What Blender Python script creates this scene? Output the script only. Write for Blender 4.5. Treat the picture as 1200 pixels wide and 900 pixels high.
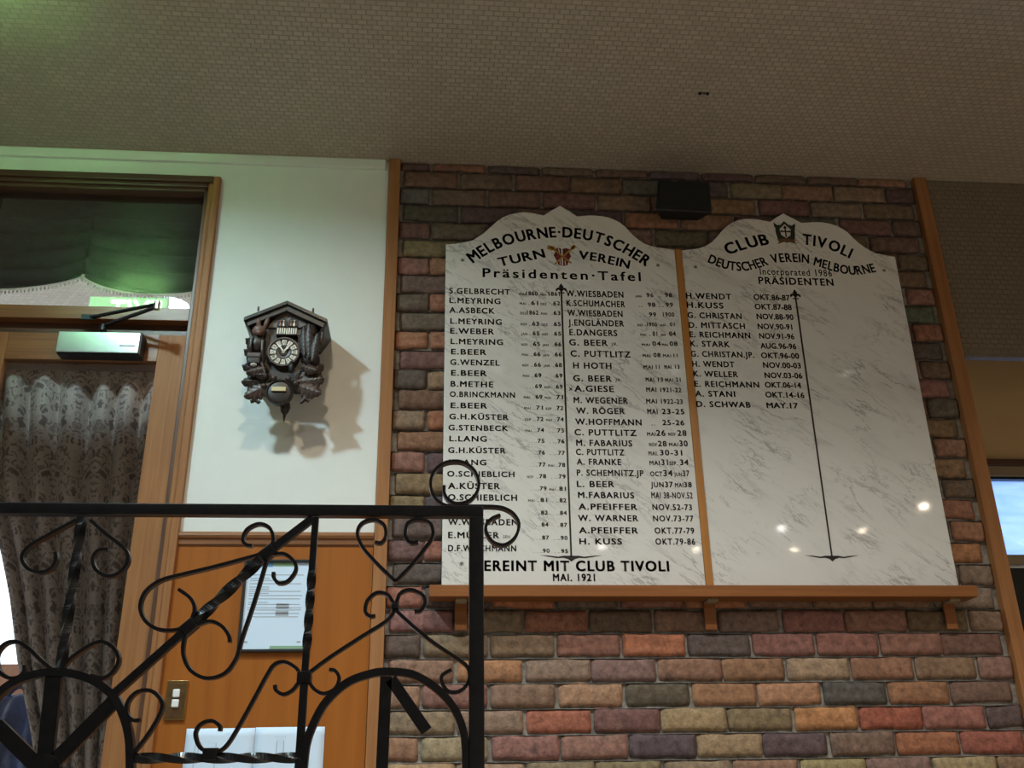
import bpy, bmesh, math, random
from math import sin, cos, pi, radians
from mathutils import Vector, Matrix, noise

# ------------------------------------------------------------------ clean
for o in list(bpy.data.objects): bpy.data.objects.remove(o)
scene = bpy.context.scene
COL = scene.collection

# ------------------------------------------------------------------ camera
FPX, PIT, YAW, ROLL = 1157.5, 0.40446, -0.08719, -0.01695
CAM = Vector((1.7688, -3.6010, -2.4674))
_r = Vector((cos(YAW), sin(YAW), 0)); _f = Vector((-sin(YAW), cos(YAW), 0)); _u = Vector((0, 0, 1))
_f, _u = cos(PIT)*_f + sin(PIT)*_u, cos(PIT)*_u - sin(PIT)*_f
_r, _u = cos(ROLL)*_r + sin(ROLL)*_u, cos(ROLL)*_u - sin(ROLL)*_r
cd = bpy.data.cameras.new('camera'); cam = bpy.data.objects.new('camera', cd); COL.objects.link(cam)
cam.matrix_world = Matrix(((_r.x, _u.x, -_f.x, CAM.x), (_r.y, _u.y, -_f.y, CAM.y), (_r.z, _u.z, -_f.z, CAM.z), (0, 0, 0, 1)))
cd.sensor_fit = 'HORIZONTAL'; cd.sensor_width = 36.0; cd.lens = 36.0*FPX/1200.0; cd.clip_start = 0.05
scene.camera = cam

def ray(u, v): return _f + _r*((u-600)/FPX) + _u*((450-v)/FPX)
def at(u, v, Y=0.0):            # survey: point of the plane y = Y seen at a pixel of the photograph
    d = ray(u, v); return CAM + d*((Y-CAM.y)/d.y)
def atz(u, v, Z):
    d = ray(u, v); return CAM + d*((Z-CAM.z)/d.z)

# ------------------------------------------------------------------ light levels
scene.view_settings.view_transform = 'Standard'; scene.view_settings.look = 'None'
scene.view_settings.gamma = 1.0; scene.view_settings.use_curve_mapping = False
scene.view_settings.exposure = 0.5
WORLD_STRENGTH = 1.6
LAMPS = [  # x, y, colour, watts, lens radius, spread in degrees
    (0.32, -1.31, (0.64, 0.89, 1.0), 39.0, .090, 164),
    (1.28, -1.42, (1.0, 0.80, 0.55), 8.0, .055, 152),
    (5.36, -6.09, (1.0, 0.97, 0.92), 50.0, .038, 152),
    (5.81, -6.99, (1.0, 0.82, 0.60), 35.0, .038, 152),
    (6.24, -6.17, (1.0, 0.82, 0.60), 35.0, .038, 152),
    (6.45, -5.22, (1.0, 0.84, 0.64), 30.0, .038, 152),
    (4.70, -7.01, (1.0, 0.86, 0.68), 40.0, .038, 152),
    (3.63, -6.91, (0.98, 0.94, 0.86), 50.0, .038, 152),
    (-2.20, -4.3, (0.78, 0.94, 1.0), 20.0, .055, 150),  # unseen lamp, added as fill for floor bounce and general light
    (0.50, -4.3, (0.80, 0.95, 1.0), 25.0, .055, 150),  # second added fill lamp, also out of view
]
SPOTS = [  # deep cylinder downlights washing the foot of the brick wall
    (2.15, -1.95, (1.0, 0.96, 0.90), 21.0), (3.25, -1.95, (1.0, 0.95, 0.87), 11.5), (4.35, -1.95, (1.0, 0.90, 0.76), 5.0),
]
SIGN_STRENGTH = 6.5
w = bpy.data.worlds.new('world'); scene.world = w; w.use_nodes = True
bg = w.node_tree.nodes['Background']; bg.inputs['Color'].default_value = (0.80, 0.91, 1.0, 1); bg.inputs['Strength'].default_value = WORLD_STRENGTH

CEIL = 0.124; FLOOR = -4.0; PLAT = -3.2

# ------------------------------------------------------------------ materials
def newmat(name):
    m = bpy.data.materials.new(name); m.use_nodes = True
    nt = m.node_tree; return m, nt, nt.nodes['Principled BSDF']
def plain(name, col, rough=0.5, metal=0.0, spec=0.5, emis=None, es=0.0):
    m, nt, p = newmat(name)
    p.inputs['Base Color'].default_value = (*col, 1); p.inputs['Roughness'].default_value = rough
    p.inputs['Metallic'].default_value = metal; p.inputs['Specular IOR Level'].default_value = spec
    if emis: p.inputs['Emission Color'].default_value = (*emis, 1); p.inputs['Emission Strength'].default_value = es
    return m
def N(nt, t, **kw):
    n = nt.nodes.new(t)
    for k, v in kw.items():
        if k in n.inputs: n.inputs[k].default_value = v
        else: setattr(n, k, v)
    return n
def coords(nt, scale=(1, 1, 1), rot=(0, 0, 0)):
    tc = N(nt, 'ShaderNodeTexCoord'); mp = N(nt, 'ShaderNodeMapping')
    mp.inputs['Scale'].default_value = scale; mp.inputs['Rotation'].default_value = rot
    nt.links.new(tc.outputs['Object'], mp.inputs['Vector']); return mp.outputs['Vector']
def ramp(nt, fac, stops):
    r = N(nt, 'ShaderNodeValToRGB'); e = r.color_ramp.elements
    while len(e) < len(stops): e.new(0.5)
    for k, (p, c) in enumerate(stops):
        e[k].position = p; e[k].color = (*c, 1) if len(c) == 3 else c
    nt.links.new(fac, r.inputs['Fac']); return r.outputs['Color']
def bump(nt, p, height, strength, dist):
    b = N(nt, 'ShaderNodeBump'); b.inputs['Strength'].default_value = strength; b.inputs['Distance'].default_value = dist
    nt.links.new(height, b.inputs['Height']); nt.links.new(b.outputs['Normal'], p.inputs['Normal'])
def noisy(name, c0, c1, scale=(8, 8, 8), rough=0.5, detail=5, bs=0.0, bd=0.002, spec=0.5, dist=0.0, metal=0.0):
    m, nt, p = newmat(name); v = coords(nt, scale)
    n = N(nt, 'ShaderNodeTexNoise', Scale=1.0, Detail=detail, Roughness=0.6, Distortion=dist); nt.links.new(v, n.inputs['Vector'])
    nt.links.new(ramp(nt, n.outputs['Fac'], [(0.3, c0), (0.7, c1)]), p.inputs['Base Color'])
    p.inputs['Roughness'].default_value = rough; p.inputs['Specular IOR Level'].default_value = spec; p.inputs['Metallic'].default_value = metal
    if bs: bump(nt, p, n.outputs['Fac'], bs, bd)
    return m
M = {}
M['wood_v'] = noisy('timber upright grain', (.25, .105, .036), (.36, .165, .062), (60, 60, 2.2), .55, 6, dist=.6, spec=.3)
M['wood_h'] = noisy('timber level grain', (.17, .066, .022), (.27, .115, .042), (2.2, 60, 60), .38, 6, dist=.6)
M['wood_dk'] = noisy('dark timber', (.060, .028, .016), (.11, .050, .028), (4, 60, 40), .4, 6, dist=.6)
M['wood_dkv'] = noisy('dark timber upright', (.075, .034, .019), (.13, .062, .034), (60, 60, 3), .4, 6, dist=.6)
M['veneer'] = noisy('orange veneer', (.28, .088, .013), (.35, .115, .018), (26, 26, 1.1), .42, 4, dist=.4, spec=.25)
M['plaster'] = noisy('cream plaster', (.70, .725, .70), (.73, .755, .73), (9, 9, 9), .65, 4, bs=.05, bd=.002)
M['room'] = noisy('room plaster', (.34, .30, .25), (.40, .355, .30), (3, 3, 3), .8)
M['carpet'] = noisy('pale timber floor', (.20, .175, .145), (.27, .235, .195), (3, 40, 40), .6)
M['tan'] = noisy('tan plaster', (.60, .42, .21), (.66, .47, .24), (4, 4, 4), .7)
M['iron'] = noisy('black iron', (.005, .005, .006), (.010, .010, .011), (60, 60, 60), .28, 3, bs=.05, bd=.001, spec=.25)
M['black'] = plain('black plastic', (.008, .008, .009), .55)
M['grille'] = noisy('speaker cloth', (.004, .004, .005), (.010, .010, .011), (400, 400, 400), .85)
M['paint'] = plain('black sign paint', (.008, .008, .008), .42)
M['brass'] = plain('brass', (.50, .33, .12), .28, 1.0)
M['brasspl'] = noisy('aged brass', (.13, .07, .03), (.22, .13, .055), (60, 60, 60), .35, 3, metal=.7)
M['white'] = plain('white plastic', (.80, .82, .82), .3)
M['paper'] = plain('paper', (.64, .80, .98), .75)
M['ink'] = plain('grey print', (.36, .40, .46), .8)
M['inkdk'] = plain('dark print', (.10, .11, .13), .8)
M['blue'] = plain('blue print', (.12, .33, .60), .8)
M['green'] = plain('green print', (.26, .45, .30), .8)
M['silver'] = plain('silver cover', (.62, .68, .68), .26, .9)
M['closerdk'] = plain('dark metal', (.02, .024, .03), .35, .6)
M['red'] = plain('red paint', (.30, .03, .03), .5)
M['gold'] = plain('gold paint', (.40, .22, .035), .45)
M['wpaint'] = plain('white paint', (.62, .60, .58), .5)
M['dgreen'] = plain('dark green paint', (.012, .022, .016), .5)
M['brownp'] = plain('brown paint', (.13, .07, .025), .5)
M['carved'] = noisy('carved walnut', (.009, .007, .0065), (.030, .020, .017), (50, 50, 50), .42, 5, bs=.3, bd=.003)
M['carvedl'] = noisy('carved walnut light', (.030, .020, .017), (.070, .043, .036), (50, 50, 50), .42, 5, bs=.3, bd=.003)
M['roofw'] = noisy('clock roof wood', (.010, .011, .010), (.026, .026, .023), (20, 80, 20), .36, 4)
M['bone'] = plain('bone white', (.72, .70, .62), .45)
M['harefur'] = noisy('hare head wood', (.10, .055, .04), (.15, .085, .06), (80, 80, 80), .5)
M['skin'] = plain('painted figure', (.35, .16, .10), .5)
M['trimwood'] = noisy('ledge timber', (.20, .072, .020), (.27, .105, .032), (2.5, 60, 60), .5, 5, dist=.5, spec=.25)
M['divwood'] = noisy('divider timber', (.38, .16, .035), (.44, .20, .05), (60, 60, 3), .35, 5)
M['outwall'] = noisy('outside bricks', (.45, .20, .13), (.60, .34, .22), (9, 9, 9), .9)
M['bluebag'] = noisy('blue cloth', (.006, .018, .065), (.030, .065, .19), (14, 14, 14), .38, 6, bs=.6, bd=.02)
M['sill'] = noisy('pale timber', (.27, .21, .13), (.33, .26, .17), (3, 40, 40), .5)
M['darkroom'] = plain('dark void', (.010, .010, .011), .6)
M['lens'] = None

def marble():
    m, nt, p = newmat('polished marble')
    v = coords(nt)
    cmb = N(nt, 'ShaderNodeCombineXYZ')
    for k, (dv, sc) in enumerate((((.80, 0, -.60), .9), ((.60, 0, .80), 3.6))):      # veins run down to the right
        dp = N(nt, 'ShaderNodeVectorMath', operation='DOT_PRODUCT'); nt.links.new(v, dp.inputs[0]); dp.inputs[1].default_value = dv
        ml = N(nt, 'ShaderNodeMath', operation='MULTIPLY'); nt.links.new(dp.outputs['Value'], ml.inputs[0]); ml.inputs[1].default_value = sc
        nt.links.new(ml.outputs[0], cmb.inputs[k])
    class st: outputs = {'Vector': cmb.outputs[0]}
    def vein(scale, lo, hi, dist, det):
        n = N(nt, 'ShaderNodeTexNoise', Scale=scale, Detail=det, Roughness=.62, Distortion=dist); nt.links.new(st.outputs['Vector'], n.inputs['Vector'])
        a = N(nt, 'ShaderNodeMath', operation='SUBTRACT'); nt.links.new(n.outputs['Fac'], a.inputs[0]); a.inputs[1].default_value = .5
        b = N(nt, 'ShaderNodeMath', operation='ABSOLUTE'); nt.links.new(a.outputs[0], b.inputs[0])
        return ramp(nt, b.outputs[0], [(lo, (1, 1, 1)), (hi, (0, 0, 0))])
    v1 = vein(2.3, .0, .016, .5, 8); v2 = vein(6.0, .0, .024, .4, 6)
    mk = N(nt, 'ShaderNodeTexNoise', Scale=3.0, Detail=2); nt.links.new(v, mk.inputs['Vector'])
    mk1 = ramp(nt, mk.outputs['Fac'], [(.46, (0, 0, 0)), (.62, (1, 1, 1))])
    mk2 = N(nt, 'ShaderNodeTexNoise', Scale=6.0, Detail=2); nt.links.new(v, mk2.inputs['Vector'])
    mk3 = ramp(nt, mk2.outputs['Fac'], [(.50, (0, 0, 0)), (.64, (1, 1, 1))])
    def mul(a, b):
        x = N(nt, 'ShaderNodeMath', operation='MULTIPLY'); nt.links.new(a, x.inputs[0]); nt.links.new(b, x.inputs[1]); return x.outputs[0]
    cl = N(nt, 'ShaderNodeTexNoise', Scale=2.6, Detail=6, Roughness=.65); nt.links.new(st.outputs['Vector'], cl.inputs['Vector'])
    base = ramp(nt, cl.outputs['Fac'], [(.28, (.60, .61, .60)), (.45, (.70, .71, .69)), (.8, (.74, .745, .73))])
    def mix(a, fac, col, k):
        s = N(nt, 'ShaderNodeMath', operation='MULTIPLY'); nt.links.new(fac, s.inputs[0]); s.inputs[1].default_value = k
        x = N(nt, 'ShaderNodeMix', data_type='RGBA'); nt.links.new(s.outputs[0], x.inputs['Factor'])
        nt.links.new(a, x.inputs[6]); x.inputs[7].default_value = (*col, 1); return x.outputs[2]
    c = mix(base, mul(v1, mk1), (.24, .24, .235), .75); c = mix(c, mul(v2, mk3), (.28, .28, .275), .6)
    nt.links.new(c, p.inputs['Base Color']); p.inputs['Roughness'].default_value = .045; p.inputs['Specular IOR Level'].default_value = .5
    return m
M['marble'] = marble()

def brickmat():
    m, nt, p = newmat('clinker bricks')
    a = N(nt, 'ShaderNodeAttribute'); a.attribute_name = 'brick'
    v = coords(nt)
    n = N(nt, 'ShaderNodeTexNoise', Scale=38, Detail=6, Roughness=.7); nt.links.new(v, n.inputs['Vector'])
    big = N(nt, 'ShaderNodeTexNoise', Scale=9, Detail=4, Roughness=.6); nt.links.new(v, big.inputs['Vector'])
    f = ramp(nt, n.outputs['Fac'], [(.28, (.45, .45, .47)), (.72, (1.45, 1.42, 1.4))])
    x = N(nt, 'ShaderNodeMix', data_type='RGBA', blend_type='MULTIPLY'); x.inputs['Factor'].default_value = 1
    nt.links.new(a.outputs['Color'], x.inputs[6]); nt.links.new(f, x.inputs[7])
    soot = ramp(nt, big.outputs['Fac'], [(.56, (0, 0, 0)), (.70, (1, 1, 1))])
    s = N(nt, 'ShaderNodeMath', operation='MULTIPLY'); nt.links.new(soot, s.inputs[0]); nt.links.new(a.outputs['Alpha'], s.inputs[1])
    y = N(nt, 'ShaderNodeMix', data_type='RGBA'); nt.links.new(s.outputs[0], y.inputs['Factor'])
    nt.links.new(x.outputs[2], y.inputs[6]); y.inputs[7].default_value = (.045, .043, .043, 1)
    nt.links.new(y.outputs[2], p.inputs['Base Color']); p.inputs['Roughness'].default_value = .85
    p.inputs['Specular IOR Level'].default_value = .25
    fine = N(nt, 'ShaderNodeTexNoise', Scale=120, Detail=5, Roughness=.7); nt.links.new(v, fine.inputs['Vector'])
    bump(nt, p, fine.outputs['Fac'], .7, .004)
    return m
M['brick'] = brickmat()

def weave(name, c0, c1, axes):
    # embossed basket-weave wallpaper: offset dashes raised over a fine grid
    m, nt, p = newmat(name)
    v = coords(nt, (1, 1, 1), axes)
    b = N(nt, 'ShaderNodeTexBrick', offset=.5, squash=1.0)
    b.inputs['Color1'].default_value = (1, 1, 1, 1); b.inputs['Color2'].default_value = (.55, .55, .55, 1); b.inputs['Mortar'].default_value = (0, 0, 0, 1)
    b.inputs['Scale'].default_value = 1.0; b.inputs['Mortar Size'].default_value = .0022; b.inputs['Mortar Smooth'].default_value = .6
    b.inputs['Brick Width'].default_value = .036; b.inputs['Row Height'].default_value = .024; b.inputs['Bias'].default_value = .1
    nt.links.new(v, b.inputs['Vector'])
    n = N(nt, 'ShaderNodeTexNoise', Scale=3.0, Detail=3); nt.links.new(v, n.inputs['Vector'])
    col = ramp(nt, b.outputs['Color'], [(0, c0), (1, c1)])
    nt.links.new(col, p.inputs['Base Color'])
    p.inputs['Roughness'].default_value = .48
    bump(nt, p, b.outputs['Color'], .7, .005)
    return m
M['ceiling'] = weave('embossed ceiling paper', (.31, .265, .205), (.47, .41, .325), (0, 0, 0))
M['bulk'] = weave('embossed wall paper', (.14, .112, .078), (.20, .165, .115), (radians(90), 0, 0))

def thinglass(name, tint=(1, 1, 1), refl=1.0):
    m, nt, p = newmat(name); nt.nodes.remove(p)
    out = nt.nodes['Material Output']
    t = N(nt, 'ShaderNodeBsdfTransparent'); t.inputs['Color'].default_value = (*tint, 1)
    g = N(nt, 'ShaderNodeBsdfGlossy'); g.inputs['Roughness'].default_value = .0; g.inputs['Color'].default_value = (refl, refl, refl, 1)
    fr = N(nt, 'ShaderNodeFresnel', IOR=1.52); mx = N(nt, 'ShaderNodeMixShader')
    nt.links.new(fr.outputs[0], mx.inputs[0]); nt.links.new(t.outputs[0], mx.inputs[1]); nt.links.new(g.outputs[0], mx.inputs[2])
    nt.links.new(mx.outputs[0], out.inputs['Surface']); return m
M['glass'] = thinglass('clear glass')

def emit(name, col, s):
    m, nt, p = newmat(name)
    p.inputs['Base Color'].default_value = (*col, 1); p.inputs['Emission Color'].default_value = (*col, 1); p.inputs['Emission Strength'].default_value = s
    return m

def frosted():
    m, nt, p = newmat('daylit frosted pane'); nt.nodes.remove(p); out = nt.nodes['Material Output']
    v = coords(nt, (2.2, 1, 9))
    n = N(nt, 'ShaderNodeTexNoise', Scale=2.2, Detail=4, Distortion=1.2); nt.links.new(v, n.inputs['Vector'])
    c = ramp(nt, n.outputs['Fac'], [(.3, (.48, .62, .95)), (.62, (.60, .72, .96)), (.78, (.88, .94, 1.0))])  # pale streaks painted in as reflections on the pane
    t = N(nt, 'ShaderNodeBsdfTranslucent'); nt.links.new(c, t.inputs['Color'])
    nt.links.new(t.outputs[0], out.inputs['Surface']); return m
M['frost'] = frosted()

def lace():
    m, nt, p = newmat('damask curtain')
    uv = N(nt, 'ShaderNodeUVMap'); sp = N(nt, 'ShaderNodeSeparateXYZ'); nt.links.new(uv.outputs[0], sp.inputs[0])
    def mth(op, a, b=None):
        x = N(nt, 'ShaderNodeMath', operation=op)
        for k, q in enumerate((a, b)):
            if q is None: continue
            if isinstance(q, (int, float)): x.inputs[k].default_value = q
            else: nt.links.new(q, x.inputs[k])
        return x.outputs[0]
    # mirrored repeat: every motif is symmetrical about its own axis, rows half-dropped
    row = mth('FLOOR', mth('MULTIPLY', sp.outputs[1], 2.8))
    U = mth('ADD', mth('MULTIPLY', sp.outputs[0], 4.6), mth('MULTIPLY', row, .5))
    fu = mth('ABSOLUTE', mth('SUBTRACT', mth('FRACT', U), .5))
    fv = mth('FRACT', mth('MULTIPLY', sp.outputs[1], 2.8))
    cb = N(nt, 'ShaderNodeCombineXYZ'); nt.links.new(mth('MULTIPLY', fu, 2.2), cb.inputs[0]); nt.links.new(mth('MULTIPLY', fv, 3.2), cb.inputs[1])
    n = N(nt, 'ShaderNodeTexNoise', Scale=3.0, Detail=2.5, Roughness=.6, Distortion=.7); nt.links.new(cb.outputs[0], n.inputs['Vector'])
    f = ramp(nt, n.outputs['Fac'], [(.38, (0, 0, 0)), (.45, (.9, .9, .9)), (.56, (1, 1, 1)), (.62, (.15, .15, .15)), (.70, (.8, .8, .8))])
    nt.links.new(ramp(nt, f, [(0, (.165, .13, .125)), (.5, (.32, .27, .25)), (1, (.54, .475, .43))]), p.inputs['Base Color'])
    p.inputs['Roughness'].default_value = .8
    return m
M['lace'] = lace()
M['swag'] = noisy('blue green satin', (.010, .0115, .0145), (.024, .026, .031), (25, 25, 25), .85, 4, spec=.08)
M['fringe'] = plain('bead fringe', (.50, .46, .38), .5)
M['beadlt'] = noisy('beads', (.20, .17, .13), (.62, .58, .50), (60, 60, 60), .5)

# ------------------------------------------------------------------ mesh builder
class MB:
    def __init__(s): s.bm = bmesh.new()
    def box(s, a, b, bev=0.0, seg=2):
        a = Vector(a); b = Vector(b); lo = Vector(map(min, a, b)); hi = Vector(map(max, a, b))
        vs = [s.bm.verts.new((x, y, z)) for x in (lo.x, hi.x) for y in (lo.y, hi.y) for z in (lo.z, hi.z)]
        fs = [s.bm.faces.new([vs[i] for i in q]) for q in ((0, 1, 3, 2), (4, 6, 7, 5), (0, 4, 5, 1), (2, 3, 7, 6), (0, 2, 6, 4), (1, 5, 7, 3))]
        if bev:
            es = list({e for f in fs for e in f.edges})
            bmesh.ops.bevel(s.bm, geom=es, offset=bev, segments=seg, affect='EDGES', profile=.5)
        return s
    def prism(s, pts, y0, y1, bev=0.0, seg=2):
        """polygon given as (x, z) in the wall plane, extruded from y0 (front) to y1 (back)"""
        f = [s.bm.verts.new((p[0], y0, p[1])) for p in pts]; k = [s.bm.verts.new((p[0], y1, p[1])) for p in pts]
        n = len(pts); ff = s.bm.faces.new(f); s.bm.faces.new(k[::-1])
        for i in range(n): s.bm.faces.new((f[i], k[i], k[(i+1) % n], f[(i+1) % n]))
        if bev: bmesh.ops.bevel(s.bm, geom=list(ff.edges), offset=bev, segments=seg, affect='EDGES', profile=.5)
        return s
    def hull(s, pts8):
        vs = [s.bm.verts.new(p) for p in pts8]
        for q in ((0, 1, 2, 3), (7, 6, 5, 4), (0, 4, 5, 1), (1, 5, 6, 2), (2, 6, 7, 3), (3, 7, 4, 0)): s.bm.faces.new([vs[i] for i in q])
        return s
    def sweep(s, pts, sec, closed=False, twist=None, side=Vector((0, 1, 0)), scale=None):
        """section points (a, b): a along the in-plane normal, b along `side`"""
        n = len(pts); rings = []; m = len(sec)
        for i, p in enumerate(pts):
            if closed: t = pts[(i+1) % n]-pts[i-1]
            else: t = pts[min(i+1, n-1)]-pts[max(i-1, 0)]
            t = t.normalized(); nn = side.cross(t)
            if nn.length < 1e-6: nn = Vector((1, 0, 0)).cross(t)
            nn.normalize(); bb = t.cross(nn).normalized()
            th = twist(i/(n-1)) if twist else 0
            k = scale(i/(n-1)) if scale else 1
            rings.append([s.bm.verts.new(p+(nn*(a*cos(th)-b*sin(th))+bb*(a*sin(th)+b*cos(th)))*k) for a, b in sec])
        rg = range(n if closed else n-1)
        for i in rg:
            A, B = rings[i], rings[(i+1) % n]
            for j in range(m): s.bm.faces.new((A[j], A[(j+1) % m], B[(j+1) % m], B[j]))
        if not closed:
            s.bm.faces.new(rings[0][::-1]); s.bm.faces.new(rings[-1])
        return s
    def tube(s, pts, r, n=10, **kw): return s.sweep(pts, [(r*cos(2*pi*k/n), r*sin(2*pi*k/n)) for k in range(n)], **kw)
    def lathe(s, c, prof, axis='Y', n=32):
        """profile (radius, offset along axis) round centre c"""
        rings = []
        for r, h in prof:
            ring = []
            for k in range(n):
                a = 2*pi*k/n
                d = {'Y': Vector((r*cos(a), h, r*sin(a))), 'Z': Vector((r*cos(a), r*sin(a), h)), 'X': Vector((h, r*cos(a), r*sin(a)))}[axis]
                ring.append(s.bm.verts.new(Vector(c)+d))
            rings.append(ring)
        for i in range(len(rings)-1):
            for k in range(n): s.bm.faces.new((rings[i][k], rings[i][(k+1) % n], rings[i+1][(k+1) % n], rings[i+1][k]))
        s.bm.faces.new(rings[0]); s.bm.faces.new(rings[-1][::-1]); return s
    def ball(s, c, r, sub=2, amp=0.0, fr=1.0):
        g = bmesh.ops.create_icosphere(s.bm, subdivisions=sub, radius=1.0)
        rx = r if hasattr(r, '__len__') else (r, r, r)
        for v in g['verts']:
            k = 1+amp*noise.noise(v.co*fr+Vector(c)*13)
            v.co = Vector(c)+Vector((v.co.x*rx[0], v.co.y*rx[1], v.co.z*rx[2]))*k
        return s
    def grid(s, fn, nu, nv, uv=None, closed=False):
        V = [[s.bm.verts.new(fn(i/nu, j/nv)) for j in range(nv+1)] for i in range(nu+1)]
        lay = s.bm.loops.layers.uv.verify() if uv else None
        for i in range(nu):
            for j in range(nv):
                f = s.bm.faces.new((V[i][j], V[i+1][j], V[i+1][j+1], V[i][j+1])); f.smooth = True
                if uv:
                    for l, (a, b) in zip(f.loops, ((i, j), (i+1, j), (i+1, j+1), (i, j+1))): l[lay].uv = uv(a/nu, b/nv)
        return s
    def build(s, name, mat, parent=None, smooth=None, solid=0.0, bevel=0.0):
        bmesh.ops.recalc_face_normals(s.bm, faces=s.bm.faces)
        me = bpy.data.meshes.new(name)
        base = parent_world(parent)
        for v in s.bm.verts: v.co -= base
        s.bm.to_mesh(me); s.bm.free()
        for m_ in (mat if isinstance(mat, list) else [mat]): me.materials.append(m_)
        if smooth is not None:
            for p in me.polygons: p.use_smooth = True
            me.set_sharp_from_angle(angle=radians(smooth))
        o = bpy.data.objects.new(name, me); COL.objects.link(o)
        if parent: o.parent = parent
        if smooth is not None:
            md = o.modifiers.new('normals', 'WEIGHTED_NORMAL'); md.keep_sharp = True
        if solid: md = o.modifiers.new('thickness', 'SOLIDIFY'); md.thickness = solid; md.offset = 0
        if bevel:
            md = o.modifiers.new('edges', 'BEVEL'); md.width = bevel; md.segments = 2; md.limit_method = 'ANGLE'; md.angle_limit = radians(40)
        return o
def parent_world(p):
    b = Vector((0, 0, 0))
    while p: b += p.location; p = p.parent
    return b
def thing(name, label, cat, loc, group=None):
    o = bpy.data.objects.new(name, None); COL.objects.link(o); o.location = loc; o.empty_display_size = .05
    return tag(o, label, cat, group)
def tag(o, label, cat, group=None):
    o['label'] = label; o['category'] = cat
    if group: o['group'] = group
    return o
def struct(o): o['kind'] = 'structure'; return o

def smoothpts(pts, per=8):
    P = [Vector(p) for p in pts]; out = []
    for i in range(len(P)-1):
        p0 = P[max(i-1, 0)]; p1 = P[i]; p2 = P[i+1]; p3 = P[min(i+2, len(P)-1)]
        for k in range(per):
            t = k/per
            out.append(.5*((2*p1)+(p2-p0)*t+(2*p0-5*p1+4*p2-p3)*t*t+(3*p1-p0-3*p2+p3)*t**3))
    out.append(P[-1]); return out

# ================================================================== the room shell
def build_shell():
    b = MB(); b.box((-2.6, -9.6, FLOOR-.1), (8.2, .9, FLOOR)); struct(b.build('floor', M['carpet']))
    b = MB(); b.box((-2.6, -9.6, CEIL), (8.2, .12, CEIL+.12)); struct(b.build('ceiling', M['ceiling']))
    b = MB(); b.box((-2.7, -9.6, FLOOR), (-2.6, .12, CEIL)); struct(b.build('wall_left', M['room']))
    b = MB(); b.box((8.2, -9.6, FLOOR), (8.3, .9, CEIL)); struct(b.build('wall_right', M['room']))
    b = MB(); b.box((-2.6, -9.7, FLOOR), (8.2, -9.6, CEIL)); struct(b.build('wall_front', M['room']))
    # raised landing the railing stands on
    b = MB(); b.box((-2.6, -1.98, FLOOR), (1.88, 0, PLAT), .01); struct(b.build('floor_landing', M['carpet']))
build_shell()

# ------------------------------------------------------------------ brick wall
BX0, BX1 = 1.614, 3.923
PAL = {'orange': (.31, .150, .082), 'red': (.25, .098, .060), 'tan': (.30, .200, .112), 'brown': (.200, .126, .090), 'pink': (.225, .140, .104),
       'purple': (.094, .070, .066), 'grey': (.108, .100, .090), 'redb': (.225, .118, .078), 'dark': (.135, .092, .070), 'ptan': (.26, .180, .122)}
ROWS = {21: (-4, 'redb brown brown redb dark brown brown brown redb dark brown brown'.split()),
        22: (-3, 'purple brown greys brown orange grey brown redb brown brownd purple'.split()),
        23: (-4, 'brown pink orange pink brown browns redb tanb brown brown brown ptan'.split()),
        24: (-3, 'pink brown redb tan purple redb tan purple redb dark brown'.split()),
        25: (-4, 'redb pink pink red dark tan browns orange red redb purple red'.split()),
        26: (-3, 'brown ptan greys browns purple tan purple dark red red pink'.split()),
        27: (-4, 'brown ptan ptan brown brown pink brown ptan brown tan redb brown'.split())}
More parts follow.
